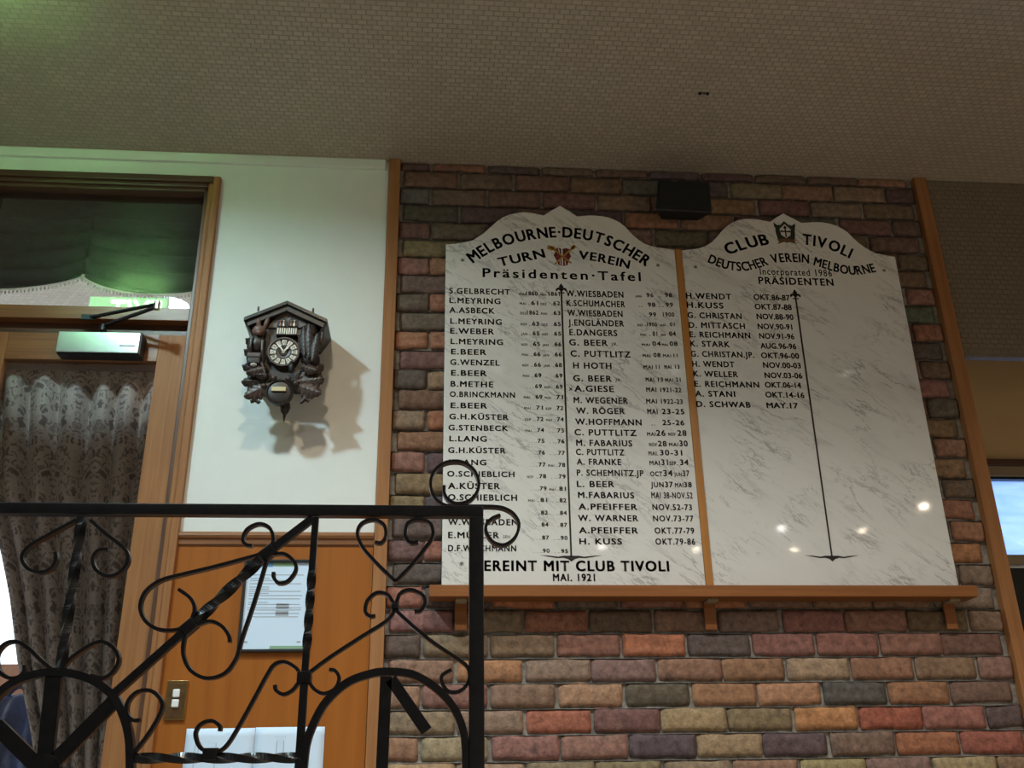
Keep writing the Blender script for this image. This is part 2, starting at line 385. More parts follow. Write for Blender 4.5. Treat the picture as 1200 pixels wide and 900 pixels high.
def build_bricks():
    rnd = random.Random(7); bm = bmesh.new(); lay = bm.loops.layers.float_color.new('brick')
    def setcol(f, c, a):
        for l in f.loops: l[lay] = (*c, a)
    # mortar bed
    g = MB(); g.bm = bm; g.box((BX0, .015, FLOOR), (BX1, .12, CEIL))
    for f in bm.faces: setcol(f, (.27, .265, .24), 0)
    NX, NZ = 14, 6
    # struck bed joints: deep under the brick above, flush on top of the brick below
    for r in range(-2, 46):
        za = -.086*r-.0055-.078+.003; zc = -.086*(r+1)-.0055+.001
        if zc < FLOOR: break
        n = 60; A = []; B_ = []; D_ = []
        for k in range(n+1):
            x = BX0+(BX1-BX0)*k/n; w_ = noise.noise(Vector((x*20, r*3.7, 1)))
            A.append(bm.verts.new((x, .018, min(CEIL, za)))); D_.append(bm.verts.new((x, .018, min(CEIL-.0005, za-.0065+.001*w_)))); B_.append(bm.verts.new((x, .003+.002*w_, min(CEIL-.001, zc-.0005+.002*w_))))
        for k in range(n):
            setcol(bm.faces.new((A[k], A[k+1], D_[k+1], D_[k])), (.24, .235, .215), 0); setcol(bm.faces.new((D_[k], D_[k+1], B_[k+1], B_[k])), (.24, .235, .215), 0)
    for r in range(-2, 46):
        zt = -.086*r - .0055; zb = zt-.078
        if zb < FLOOR: break
        ph = 2.2318 + (.12 if r % 2 else 0)
        zt = min(zt, CEIL)
        if zt-zb < .02: continue
        hw = [rnd.uniform(-.003, .003) for _ in range(4)]
        for n in range(-5, 12):
            x0 = ph+.24*n+rnd.uniform(-.004, .004); x1 = x0+.2325+rnd.uniform(-.005, .004)
            x0 = max(x0, BX0); x1 = min(x1, BX1)
            if x1-x0 < .03: continue
            soot = rnd.random()*.55 if rnd.random() < .5 else 0
            key = rnd.choice(['brown', 'brown', 'redb', 'redb', 'dark', 'dark', 'orange', 'pink', 'purple', 'grey', 'ptan', 'brown'])
            if r < 20: key = rnd.choice(['brown', 'redb', 'redb', 'dark', 'dark', 'brown', 'purple', 'pink', 'redb', 'orange'] if r > 6 else ['purple', 'dark', 'brown', 'dark', 'dark', 'brown', 'redb', 'grey'])  # top courses get darker bricks: weaker light up there put into the colour
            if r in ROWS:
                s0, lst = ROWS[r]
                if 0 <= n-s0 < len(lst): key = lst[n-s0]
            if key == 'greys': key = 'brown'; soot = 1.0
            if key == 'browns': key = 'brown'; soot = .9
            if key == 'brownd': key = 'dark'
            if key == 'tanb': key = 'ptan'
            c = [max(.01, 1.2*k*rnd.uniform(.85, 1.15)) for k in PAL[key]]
            dy = rnd.uniform(-.003, .003); tz = rnd.uniform(-.004, .004); sd = rnd.uniform(0, 99)
            V = []
            for i in range(NX+1):
                row = []
                for j in range(NZ+1):
                    u = i/NX; v = j/NZ
                    ex = min(u, 1-u)*(x1-x0); ez = min(v, 1-v)*.076
                    d = min(ex, ez); y = -.002+dy
                    y += .010*max(0, 1-d/.008)**2
                    x = x0+(x1-x0)*u; z = zb+(zt-zb)*v
                    w_ = noise.noise(Vector((x*11, sd, z*11)))
                    y += .004*w_+.0026*noise.noise(Vector((x*45, sd, z*45)))
                    if j in (0, NZ): z += .006*noise.noise(Vector((x*14, sd+j, 0)))+tz*(u-.5)
                    if i in (0, NX): x += .003*noise.noise(Vector((z*25, sd+i, 3)))
                    if i in (0, NX) and j in (0, NZ): x += .004*(1 if i == 0 else -1)
                    row.append(bm.verts.new((min(max(x, BX0), BX1), y, min(z, CEIL))))
                V.append(row)
            for i in range(NX):
                for j in range(NZ):
                    f = bm.faces.new((V[i][j], V[i+1][j], V[i+1][j+1], V[i][j+1])); f.smooth = True; setcol(f, c, soot)
            rim = [V[i][0] for i in range(NX+1)]+[V[NX][j] for j in range(1, NZ+1)]+[V[i][NZ] for i in range(NX-1, -1, -1)]+[V[0][j] for j in range(NZ-1, 0, -1)]
            bk = [bm.verts.new((v.co.x, .018, v.co.z)) for v in rim]
            for k in range(len(rim)):
                q = (k+1) % len(rim); f = bm.faces.new((rim[k], bk[k], bk[q], rim[q])); setcol(f, c, soot)
    me = bpy.data.meshes.new('wall_back'); bm.to_mesh(me); bm.free(); me.materials.append(M['brick'])
    o = bpy.data.objects.new('wall_back', me); COL.objects.link(o); struct(o)
build_bricks()

# timber posts either side of the bricks
b = MB(); b.box((1.565, -.022, PLAT), (1.614, .10, CEIL), .003); struct(b.build('trim_1', M['wood_v'], smooth=40))
b = MB(); b.box((3.923, -.022, FLOOR), (3.980, .05, CEIL), .003); struct(b.build('trim_2', M['wood_v'], smooth=40))

# ------------------------------------------------------------------ plaster part with the doorway
DX0, DX1, DZT = -.13, .863, .0      # outer line of the door frame
def build_left_wall():
    b = MB()
    b.box((DX1-.02, 0, PLAT), (1.563, .10, CEIL)); b.box((-2.6, 0, DZT-.02), (DX1-.02, .10, CEIL)); b.box((-2.6, 0, FLOOR), (DX0+.02, .10, DZT-.02))
    b.box((DX0+.02, 0, FLOOR), (1.612, .10, PLAT-.001))
    struct(b.build('wall_back_plaster', M['plaster']))
    b = MB(); b.box((-2.6, -.016, .078), (1.550, 0, CEIL), .004); struct(b.build('trim_3', M['plaster'], smooth=40))
    # wainscot: veneer sheet and its moulded cap
    b = MB(); b.box((DX1, -.008, PLAT), (1.563, 0, -1.575)); struct(b.build('wall_back_wainscot', M['veneer']))
    b = MB()
    prof = [(-.0, -1.530), (-.012, -1.530), (-.020, -1.536), (-.024, -1.545), (-.020, -1.554), (-.013, -1.558), (-.013, -1.572), (-.016, -1.576), (-.010, -1.583), (0, -1.583)]
    A = [b.bm.verts.new((DX1, y, z)) for y, z in prof]; B = [b.bm.verts.new((1.563, y, z)) for y, z in prof]
    for k in range(len(prof)): q = (k+1) % len(prof); b.bm.faces.new((A[k], A[q], B[q], B[k]))
    b.bm.faces.new(A); b.bm.faces.new(B[::-1])
    struct(b.build('trim_4', M['wood_h'], smooth=35))
    # right: papered bulkhead, recess with window
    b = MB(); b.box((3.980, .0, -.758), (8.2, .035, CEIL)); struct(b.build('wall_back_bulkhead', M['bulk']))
    RY = .60
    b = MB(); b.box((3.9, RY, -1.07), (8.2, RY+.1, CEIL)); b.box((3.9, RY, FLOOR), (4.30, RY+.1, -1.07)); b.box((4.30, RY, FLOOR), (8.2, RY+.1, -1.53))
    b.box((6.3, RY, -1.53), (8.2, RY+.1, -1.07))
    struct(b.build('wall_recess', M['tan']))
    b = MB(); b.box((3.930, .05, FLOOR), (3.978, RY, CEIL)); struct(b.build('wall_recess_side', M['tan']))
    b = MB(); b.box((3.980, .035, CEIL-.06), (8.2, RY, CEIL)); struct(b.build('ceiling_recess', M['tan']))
build_left_wall()

def build_right_window():
    RY = .60
    win = bpy.data.objects.new('window_2', None); COL.objects.link(win); win.location = (4.3, RY, -1.528); struct(win)
    b = MB(); b.box((4.12, RY-.035, -1.043), (6.4, RY, -1.013), .003); b.build('head_trim', M['wood_dk'], win, smooth=40)
    b = MB(); b.box((4.12, RY-.02, -1.093), (6.4, RY, -1.043), .002); b.build('window_frame', M['sill'], win, smooth=40)
    b = MB(); b.box((4.30, RY+.02, -1.478), (6.3, RY+.026, -1.088)); b.build('pane', M['frost'], win)
    b = MB(); b.box((4.27, RY-.03, -1.103), (4.303, RY+.03, -1.468)); b.box((4.12, RY-.012, -1.105), (6.3, RY+.03, -1.090)); b.build('window_gasket', M['closerdk'], win)
    b = MB(); b.box((4.12, RY-.05, -1.513), (6.4, RY+.03, -1.468), .004); b.build('window_sill', M['sill'], win, smooth=40)
    b = MB(); b.box((4.05, RY-.05, FLOOR), (8.1, RY-.002, -1.528), .003)  # solid black box fills the dark area below the window
    tag(b.build('dark_fill_box', M['darkroom'], smooth=40), 'plain black box filling the dark area under the bright window at the right edge', 'filler')
build_right_window()

# ------------------------------------------------------------------ door frame, transom and door leaf
def build_door():
    fr = bpy.data.objects.new('trim_door', None); COL.objects.link(fr); fr.location = (DX1, 0, PLAT); struct(fr)
    def bar(x0, x1, z0, z1, y0, y1, nm, mat, bev=.004):
        b = MB(); b.box((x0, y0, z0), (x1, y1, z1), bev); return b.build(nm, mat, fr, smooth=40)
    # architrave in three steps
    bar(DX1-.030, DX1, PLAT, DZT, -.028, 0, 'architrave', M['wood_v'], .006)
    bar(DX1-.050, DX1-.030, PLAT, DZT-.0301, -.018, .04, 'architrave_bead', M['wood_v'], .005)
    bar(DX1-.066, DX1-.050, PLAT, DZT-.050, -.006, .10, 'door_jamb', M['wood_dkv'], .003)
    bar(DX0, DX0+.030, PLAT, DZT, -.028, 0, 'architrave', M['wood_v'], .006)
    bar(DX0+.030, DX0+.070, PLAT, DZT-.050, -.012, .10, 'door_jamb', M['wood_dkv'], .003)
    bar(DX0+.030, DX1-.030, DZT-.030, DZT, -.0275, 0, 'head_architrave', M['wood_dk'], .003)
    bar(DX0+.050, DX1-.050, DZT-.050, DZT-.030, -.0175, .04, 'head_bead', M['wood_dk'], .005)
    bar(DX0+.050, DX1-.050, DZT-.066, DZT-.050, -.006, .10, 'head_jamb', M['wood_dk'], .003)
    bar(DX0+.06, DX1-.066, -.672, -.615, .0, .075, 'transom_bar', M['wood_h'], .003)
    bar(DX0+.06, DX1-.066, -.730, -.672, .045, .10, 'door_head', M['wood_dk'], .003)  # dark colour stands in for the shadow above the leaf
    # transom window
    win = bpy.data.objects.new('window_1', None); COL.objects.link(win); win.location = (.3, .05, -.6); struct(win)
    b = MB(); b.box((DX0+.07, .040, -.62), (DX1-.064, .045, DZT-.06)); b.build('pane', M['glass'], win)
    # door leaf
    d = bpy.data.objects.new('door_1', None); COL.objects.link(d); d.location = (.80, .03, PLAT); struct(d)
    L0, L1, top = -.055, .797, -.730; G0, G1, gt = .116, .691, -.845
    b = MB(); b.box((G1, .012, PLAT+.005), (L1, .055, top), .002); b.build('stile', M['wood_v'], d, smooth=40)
    b = MB(); b.box((L0, .012, PLAT+.005), (G0, .055, top), .002); b.build('stile', M['wood_v'], d, smooth=40)
    b = MB(); b.box((G0, .012, gt), (G1, .055, top), .002); b.build('rail', M['wood_h'], d, smooth=40)
    b = MB(); b.box((G0, .012, PLAT+.005), (G1, .055, PLAT+.25), .002); b.build('rail', M['wood_h'], d, smooth=40)
    b = MB(); b.box((G0, .030, PLAT+.25), (G1, .036, gt)); b.build('pane', M['glass'], d)
build_door()

# door closer on the leaf
def build_closer():
    t = thing('door_closer', 'silver door closer with black arm at the top of the timber door', 'door closer', at(115, 415, 0))
    p0 = at(69, 388, -.055); p1 = at(165, 389, -.055); p2 = at(165, 414, -.055)
    x0, x1, zt, zb = p0.x, p1.x, p0.z, p2.z
    b = MB(); b.box((x0, -.055, zb), (x1, -.048, zt), .003); b.build('cover', M['silver'], t, smooth=40)
    b = MB(); b.box((x0+.002, -.048, zb-.004), (x1+.006, .012, zt+.004), .003); b.build('housing', M['closerdk'], t, smooth=40)
    q = at(140, 405, -.0555); b = MB(); b.box((q.x, -.0556, q.z-.003), (q.x+.060, -.0549, q.z+.003)); b.build('name_strip', M['ink'], t)
    piv = at(121, 382, -.03); elb = at(184, 359.5, -.15); shoe = at(106, 372, .0)
    b = MB(); b.lathe(piv+Vector((0, 0, -.012)), [(.014, -.01), (.014, .014), (.008, .02)], 'Z', 16); b.build('pivot', M['closerdk'], t, smooth=40)
    sec = [(-.007, -.004), (.007, -.004), (.007, .004), (-.007, .004)]
    b = MB(); b.sweep([piv, piv.lerp(elb, .5), elb], sec, side=Vector((0, 0, 1))); b.build('arm', M['black'], t)
    e2 = elb+Vector((0, 0, .012))
    b = MB(); b.sweep([shoe, shoe.lerp(e2, .5), e2], sec, side=Vector((0, 0, 1))); b.build('arm', M['black'], t)
    b = MB(); b.lathe(elb, [(.012, -.012), (.012, .022), (.006, .026)], 'Z', 16); b.build('elbow', M['silver'], t, smooth=40)
    b = MB(); b.box(shoe+Vector((-.035, -.006, -.012)), shoe+Vector((.02, .002, .012)), .002); b.build('shoe', M['closerdk'], t, smooth=40)
build_closer()

# curtain behind the door glass
def build_curtain():
    Y = .095
    edge = [(at(u, v, Y)) for u, v in ((-14, 430), (-16, 560), (-3, 625), (4, 650), (14, 700), (24, 780), (38, 850), (52, 930))]
    zs = [p.z for p in edge]; xs = [p.x for p in edge]
    def left(z):
        if z >= zs[0]: return xs[0]
        for k in range(len(zs)-1):
            if z <= zs[k] and z >= zs[k+1]:
                f = (zs[k]-z)/(zs[k]-zs[k+1]); return xs[k]*(1-f)+xs[k+1]*f
        return xs[-1]
    R = .725; ztop = -.80; zbot = PLAT+.12
    folds = [.04, .14, .28, .42, .56, .70, .85]
    def fn(u, v):
        z = ztop+(zbot-ztop)*v; xl = left(z); x = xl+(R-xl)*u
        k = min(1, max(0, (ztop-z)/.12))
        ph = u*2*pi*6.3+.5*sin(3*u*pi+z*.8)
        y = Y+.002-k*(.056*(.5+.5*cos(ph))**.8+.006*sin(ph*.5+1.3+z*2))
        x += k*.006*sin(ph+.8)
        return Vector((x, y+.02, z))
    b = MB(); b.grid(fn, 150, 60, uv=lambda u, v: (u*.85, v*2.3))
    c = b.build('lace_curtain', M['lace'], solid=.002)
    tag(c, 'brown damask curtain gathered in folds behind the door glass', 'curtain')
    b = MB(); b.box((.10, .074, -.862), (.72, .082, -.838)); hd = b.build('heading_tape', M['lace'], None)
    hd.parent = c
build_curtain()

# swagged valance behind the transom
def build_swag():
    t = thing('swag_valance', 'dark blue-green swagged valance with bead fringe behind the glass over the door', 'curtain', (.35, .10, -.35))
    Y = .11; zt = -.05
    apex = at(98, 320, Y)
    def bottom(x, x0, x1, zlo, za, zb):
        u = (x-x0)/(x1-x0); return u
    b = MB(); b.grid(lambda u, v: Vector((-.5+1.4*u, Y+.035+.004*sin(u*60), zt+.12-.46*v)), 60, 4); b.build('header_cloth', M['swag'], t)
    def swag(x0, x1, z0, z1, zlow, nm):
        def fn(u, v):
            x = x0+(x1-x0)*u; s_ = (4*u*(1-u))**.7
            ze = (z0*(1-u)+z1*u); top = -.11
            zend = top+(ze-top)*v; z = zend-s_*(.03+(zlow-.03)*v)
            fold = abs(sin(v*pi*4.5+.35*sin(u*5)))**.7
            y = Y+.03-.044*fold*(.25+.75*s_)-.012*s_*v+.003*noise.noise(Vector((x*14, v*9, 2)))
            return Vector((x, y, z))
        b = MB(); b.grid(fn, 44, 90); o = b.build(nm, M['swag'], t, solid=.0015)
        return lambda u: fn(u, 1.0)
    xl = -.55
    f1 = swag(xl, apex.x, apex.z-.0, apex.z, apex.z-at(20, 345.5, Y).z, 'swag')
    pr = at(224, 340, Y)
    f2 = swag(apex.x-.01, DX1+.02, apex.z, apex.z-.02, .098, 'swag')
    for f, n in ((f1, 60), (f2, 40)):
        b = MB()
        pts = [f(k/80) for k in range(81)]; b.tube([p+Vector((0, -.004, 0)) for p in pts], .004, 6)
        o = b.build('edge_braid', M['fringe'], t, smooth=50)
        b = MB()
        for k in range(n):
            p = f((k+.5)/n)+Vector((0, -.004, -.014)); b.ball(p, (.0045, .0045, .009), 1)
        b.build('bead_fringe', M['beadlt'], t, smooth=60)
build_swag()

# what stands beyond the door: lit foyer ceiling, low wall and a blue bag
def build_outside():
    b = MB(); b.box((-4.0, .15, CEIL), (3.5, 4.5, CEIL+.1)); struct(b.build('ceiling_porch', M['ceiling_porch']))
    b = MB(); b.box((-4.0, .10, PLAT-.1), (1.6, 4.5, PLAT)); struct(b.build('floor_porch', M['room']))
    q = at(0, 778, 1.8)
    b = MB(); b.box((-3.9, 1.8, PLAT), (.6, 1.95, q.z), .01)
    tag(b.build('garden_wall', M['outwall'], smooth=40), 'sunlit reddish low wall outside, seen left of the curtain edge', 'wall')
    c = at(22, 900, .45); tp = at(26, 812, .45)
    t = thing('cloth_bag', 'dark blue creased cloth bag seen through the door glass beside the curtain', 'bag', (c.x, .45, PLAT))
    def fn(u, v):
        a = u*2*pi; z = PLAT+(tp.z-PLAT)*v
        r = .22*(1-.25*v)*(1 if v < .9 else math.sqrt(max(0, 1-((v-.9)/.1)**2))+.02)
        r *= 1+.10*sin(a*7+v*6)+.06*sin(a*13-v*9)
        return Vector((c.x-.03+r*cos(a)*.9, .45+r*sin(a)*.55, z))
    b = MB(); b.grid(fn, 72, 60); b.build('bag_body', M['bluebag'], t)
    pts = [tp+Vector((-.05+.1*k/10, -.03, -.03+.05*sin(pi*k/10))) for k in range(11)]
    b = MB(); b.tube(pts, .008, 8); b.build('bag_handle', M['bluebag'], t, smooth=50)
M['ceiling_porch'] = weave('porch ceiling paper', (.26, .215, .155), (.44, .375, .28), (0, 0, 0))
build_outside()

# ================================================================== honour boards
SY = -.032   # face of the marble
TXT_Y = SY-.0007
def glyphs(txt, weight=.012, space=1.0):
    cu = bpy.data.curves.new('t', 'FONT'); cu.body = txt; cu.size = 1.0; cu.resolution_u = 3; cu.fill_mode = 'FRONT'; cu.space_character = space
    o = bpy.data.objects.new('t', cu); COL.objects.link(o)
    dg = bpy.context.evaluated_depsgraph_get(); ev = o.evaluated_get(dg); me = ev.to_mesh()
    v0 = [v.co.copy() for v in me.vertices]; f0 = [list(p.vertices) for p in me.polygons]
    ev.to_mesh_clear(); COL.objects.unlink(o); bpy.data.objects.remove(o); bpy.data.curves.remove(cu)
    if weight <= .005: return v0, f0
    vs = []; fs = []          # brush weight: the stroke laid down four times, a hair apart
    for dx, dy in ((-1, -.6), (1, -.6), (1, .6), (-1, .6)):
        k = len(vs); vs += [v+Vector((dx*weight, dy*weight, 0)) for v in v0]; fs += [[k+i for i in q] for q in f0]
    return vs, fs
_g = {}
def G(txt, weight=.012, space=1.0):
    k = (txt, weight, space)
    if k not in _g: _g[k] = glyphs(txt, weight, space)
    return _g[k]
_H = max(v.y for v in G('H', 0)[0])+.01     # cap height of the font

class Lettering:
    """flat painted letters on a vertical face; local frame: right = +x (or -x), up = +z"""
    def __init__(s, Y=TXT_Y): s.v = []; s.f = []; s.Y = Y
    def add(s, vs, fs, fn):
        o = len(s.v); s.v += [fn(p) for p in vs]; s.f += [[o+i for i in q] for q in fs]
    def line(s, txt, x0, x1, z, h, weight=.012, space=1.18):
        vs, fs = G(txt, weight, space)
        a = min(v.x for v in vs); b = max(v.x for v in vs); k = (x1-x0)/(b-a)
        s.add(vs, fs, lambda p: Vector((x0+(p.x-a)*k, s.Y, z+p.y*h/_H)))
    def path(s, txt, pts, h, weight=.012):
        """letters stood one by one along a baseline of (x, z) points"""
        P = smoothpts([Vector((p[0], 0, p[1])) for p in pts], 24)
        L = [0]
        for i in range(len(P)-1): L.append(L[-1]+(P[i+1]-P[i]).length)
        adv = []
        for k, ch in enumerate(txt):
            if ch == ' ': adv.append((0, .30, .30)); continue
            vs, _ = G(ch, weight); a = min(v.x for v in vs); b = max(v.x for v in vs); adv.append((a, b-a, b-a+.10))
        tot = sum(q[2] for q in adv)-.10; k = L[-1]/tot; pos = 0
        for ch, (a, wd, ad) in zip(txt, adv):
            if ch != ' ':
                c = (pos+wd/2)*k; i = 0
                while i < len(L)-2 and L[i+1] < c: i += 1
                p = P[i].lerp(P[i+1], (c-L[i])/max(1e-9, L[i+1]-L[i]))
                i0 = max(0, i-10); i1 = min(len(P)-1, i+11); t = (P[i1]-P[i0]).normalized(); n = Vector((-t.z, 0, t.x))
                vs, fs = G(ch, weight)
                s.add(vs, fs, lambda q: Vector((0, s.Y, 0))+p+t*((q.x-a-wd/2)*k)+n*(q.y*h/_H))
            pos += ad
    def poly(s, pts): s.add([Vector((p[0], 0, p[1])) for p in pts], [list(range(len(pts)))], lambda p: Vector((p.x, s.Y, p.z)))
    def build(s, name, mat, parent, thick=.0006):
        me = bpy.data.meshes.new(name); base = parent_world(parent)
        me.from_pydata([v-base for v in s.v], [], s.f); me.materials.append(mat)
        o = bpy.data.objects.new(name, me); COL.objects.link(o); o.parent = parent
        md = o.modifiers.new('paint', 'SOLIDIFY'); md.thickness = thick; md.offset = 0
        return o
def px(u, v): p = at(u, v, SY); return (p.x, p.z)
def xz(pts): return [px(*p) for p in pts]
def zmid(x0, x1, y): return at((x0+x1)/2, y, SY).z
def hpx(u, v, h): return at(u, v-h, SY).z-at(u, v, SY).z

def entry(parent, toks, base, name='name_lettering', mat=None, space=1.18):
    """toks: (text, left px, right px, cap height px[, weight]); base: baseline px at the token"""
    L = Lettering()
    for t in toks:
        tx, a, b_, h = t[:4]; wt = t[4] if len(t) > 4 else .014
        y = t[5] if len(t) > 5 else base
        L.line(tx, at(a, y, SY).x, at(b_, y, SY).x, zmid(a, b_, y), hpx((a+b_)/2, y, h), wt, space)
    return L.build(name, mat or M['paint'], parent)

LB = [(523, 685), (522.5, 285.8), (532, 285.8), (542.5, 285), (555, 282), (567.5, 273.8), (575, 266), (582.5, 258.8), (590, 254), (597.5, 251.3), (605, 249.4), (612.5, 248.8), (620, 249), (627.5, 250), (637.5, 253.2), (647, 246.3), (656.3, 240.8), (666, 247), (676.3, 254.3), (690, 252.5), (697, 252.6), (705, 253.3), (713, 255), (720, 257.5), (726, 260.5), (732.5, 265), (742.5, 276.3), (748, 281.5), (755, 285.5), (762, 288.5), (770, 290.5), (787.5, 292.3)]
RB = [(795.6, 293), (803, 293), (810, 292.4), (819, 291), (828, 288.5), (834, 284), (840, 278), (846, 270.5), (852, 264.5), (858, 260.5), (865.5, 257.6), (873, 256.2), (882, 256.4), (892, 258), (903, 260.6), (910, 254.8), (918, 249.8), (928, 255.5), (939, 261.8), (947, 260.7), (954, 260.3), (963, 260.4), (972, 261.5), (980, 264), (987, 267.5), (993, 272), (999, 278), (1006, 284.5), (1012.5, 290), (1019, 294), (1026, 296.6), (1038, 299.3), (1050, 300.5)]
ZB = at(812, 685.3, -.11).z      # top of the ledge the boards stand on
def build_boards():
    # left board
    t = thing('honour_board', 'left marble honour board with red and gold emblem and two columns of names', 'sign', (2.3, 0, ZB))
    top = [px(*p) for p in LB[1:]]; x0 = 1.8135; x1 = 2.786
    poly = [(x0, ZB), (x0, top[0][1])]+top[1:-1]+[(x1, top[-1][1]), (x1, ZB)]
    b = MB(); b.prism(poly, SY, -.011, .0025, 1); b.build('marble_slab', M['marble'], t)
    # headings
    def pth(txt, pts, h, wt=.02, nm='heading'):
        L = Lettering(); u, v = pts[len(pts)//2]; L.path(txt, xz(pts), hpx(u, v, h), wt); return L.build(nm, M['paint'], t2)
    t2 = t
    pth('MELBOURNE·DEUTSCHER', [(554, 308.5), (578, 294), (602, 285), (628, 280), (655, 278), (680, 280), (702, 284.6), (730, 296), (757, 312.4)], 12, .032)
    pth('TURN', [(585.5, 312.5), (602, 308.8), (621, 305), (639.5, 301.5)], 10, .028)
    pth('VEREIN', [(678, 303.3), (698, 306), (718, 310.3), (737, 315)], 9.6, .028)
    entry(t, [('Präsidenten·Tafel', 565.5, 751, 10.2, .020)], 327, 'heading', space=1.3)
    entry(t, [('VEREINT MIT CLUB TIVOLI', 554.5, 784.5, 11.8, .036)], 669, 'heading')
    entry(t, [('MAI. 1921', 648, 697.5, 8.2, .032)], 680.8, 'heading')
    rowsL = [('S.GELBRECHT', 526.3, 597.7, 344.6), ('L.MEYRING', 526.5, 586.5, 355.7), ('A.ASBECK', 526.5, 579.5, 367), ('L.MEYRING', 527.5, 588, 380), ('E.WEBER', 527.5, 579, 391.3), ('L.MEYRING', 528, 589.5, 403.7), ('E.BEER', 528.5, 570, 415.6), ('G.WENZEL', 527.5, 585.5, 428), ('E.BEER', 528.5, 570.5, 440.4), ('B.METHE', 528, 578, 453.3), ('O.BRINCKMANN', 527, 603.5, 465.6), ('E.BEER', 528, 571, 478.4), ('G.H.KÜSTER', 526.5, 596, 491.7), ('G.STENBECK', 525.5, 595.5, 504.7), ('L.LANG', 526.5, 570.5, 517.3), ('G.H.KÜSTER', 525, 592.5, 531), ('L.LANG', 526, 570, 545), ('O.SCHIEBLICH', 524, 603, 558.7), ('A.KÜSTER', 525, 586, 573), ('O.SCHIEBLICH', 525, 606, 586.5), (None, 0, 0, 601.3), ('W.WIESBADEN', 525, 607, 615.3), ('E.MÜLLER', 525, 585, 630.6), ('D.F.WIECHMANN', 525, 605, 646)]
    dl = [('MAI', '1860', 'MAI', '1861'), ('MAI', '61', 'DEZ', '62'), ('DEZ', '1862', 'MAI', '63'), ('NOV', '63', 'DEZ', '65'), ('JAN', '65', 'NOV', '65'), ('NOV', '65', 'JAN', '66'), ('MAI', '66', 'JAN', '66'), ('NOV', '66', 'JAN', '68'), ('MAI', '69', '', '69'), ('', '69', 'NOV', '69'), ('MAI', '69', 'MAI', '71'), ('MAI', '71', 'SEP', '72'), ('SEP', '72', 'MAI', '74'), ('MAI', '74', '', '75'), ('', '75', '', '76'), ('', '76', '', '77'), ('', '77', 'MAI', '78'), ('NOV', '78', '', '79'), ('', '79', 'MAI', '81'), ('MAI', '81', '', '82'), ('', '82', '', '84'), ('', '84', '', '87'), ('', '87', '', '90'), ('', '90', '', '95')]
    for (nm, a, c, y), (m1, n1, m2, n2) in zip(rowsL, dl):
        yb = y+1.7; k = (y-344.6)/300.; tk = []
        s1 = 608.5+13*k; d1 = 630+14*k; m2x = 633+14*k; d2 = 656+9.6*k
        if nm: tk.append((nm, a, c, 6.3 if y < 560 else 7.0, .027))
        if nm == 'E.MÜLLER': tk.append(('SEN.', 589.5, 599, 3.2, .0))
        wd = 13.5 if len(n1) == 4 else 8
        if m1: tk.append((m1, s1, s1+7.4, 2.8, .012, yb-.2))
        else: tk.append(('. .', s1+4, s1+8.5, 2.8, .012, yb))
        if len(n1) == 2: tk.append(('..', d1-11.5, d1-9, 2.8, .012, yb))
        tk.append((n1, d1-wd, d1, 4.6, .026, yb))
        wd2 = 13.2 if len(n2) == 4 else 8
        if m2: tk.append((m2, m2x, m2x+7, 2.7, .012, yb+.3))
        else: tk.append(('. .', m2x+3, m2x+8, 2.8, .012, yb+.3))
        if len(n2) == 2: tk.append(('..', d2-10.5, d2-8.8, 2.8, .012, yb+.3))
        tk.append((n2, d2-wd2, d2, 4.6, .026, yb+.4))
        if nm: entry(t, tk[:2 if nm == 'E.MÜLLER' else 1], y); tk = tk[2 if nm == 'E.MÜLLER' else 1:]
        entry(t, tk, y, 'date_lettering')
    rowsR = [('W.WIESBADEN', 663.4, 730.7, 348), ('K.SCHUMACHER', 664, 732.6, 359.3), ('W.WIESBADEN', 665, 729.7, 370.7), ('J.ENGLÄNDER', 666, 731.4, 382), ('E.DANGERS', 667.3, 723.4, 393.3), ('G. BEER', 667, 712.3, 405), ('C. PUTTLITZ', 668.7, 739, 418.3), ('H HOTH', 671.7, 716.7, 432), ('G. BEER', 671.7, 717, 447), ('A.GIESE', 673.3, 719.4, 459), ('M. WEGENER', 672.3, 736, 472.7), ('W. RÖGER', 675.3, 732.3, 485), ('W.HOFFMANN', 674.3, 752, 498), ('C. PUTTLITZ', 673.3, 746, 510.4), ('M. FABARIUS', 675.3, 741, 522.7), ('C. PUTTLITZ', 675, 731.7, 533.3), ('A. FRANKE', 676, 728, 544.7), ('P. SCHEMNITZ.JP', 676, 754.3, 557.7), ('L. BEER', 676, 720, 570.7), ('M.FABARIUS', 677.5, 743.3, 583.7), ('A.PFEIFFER', 678, 747, 597.4), ('W. WARNER', 677.5, 748, 610.6), ('A.PFEIFFER', 678.6, 748, 625), ('H. KUSS', 679, 729, 637.9)]
    def c4(*s): return [(q[0], 655+q[1]/7.5, 655+q[2]/7.5, q[3]) for q in s]
    def c6(*s): return [(q[0], 655+q[1]/6.43, 655+q[2]/6.43, q[3]) for q in s]
    S, B = 2.8, 4.8
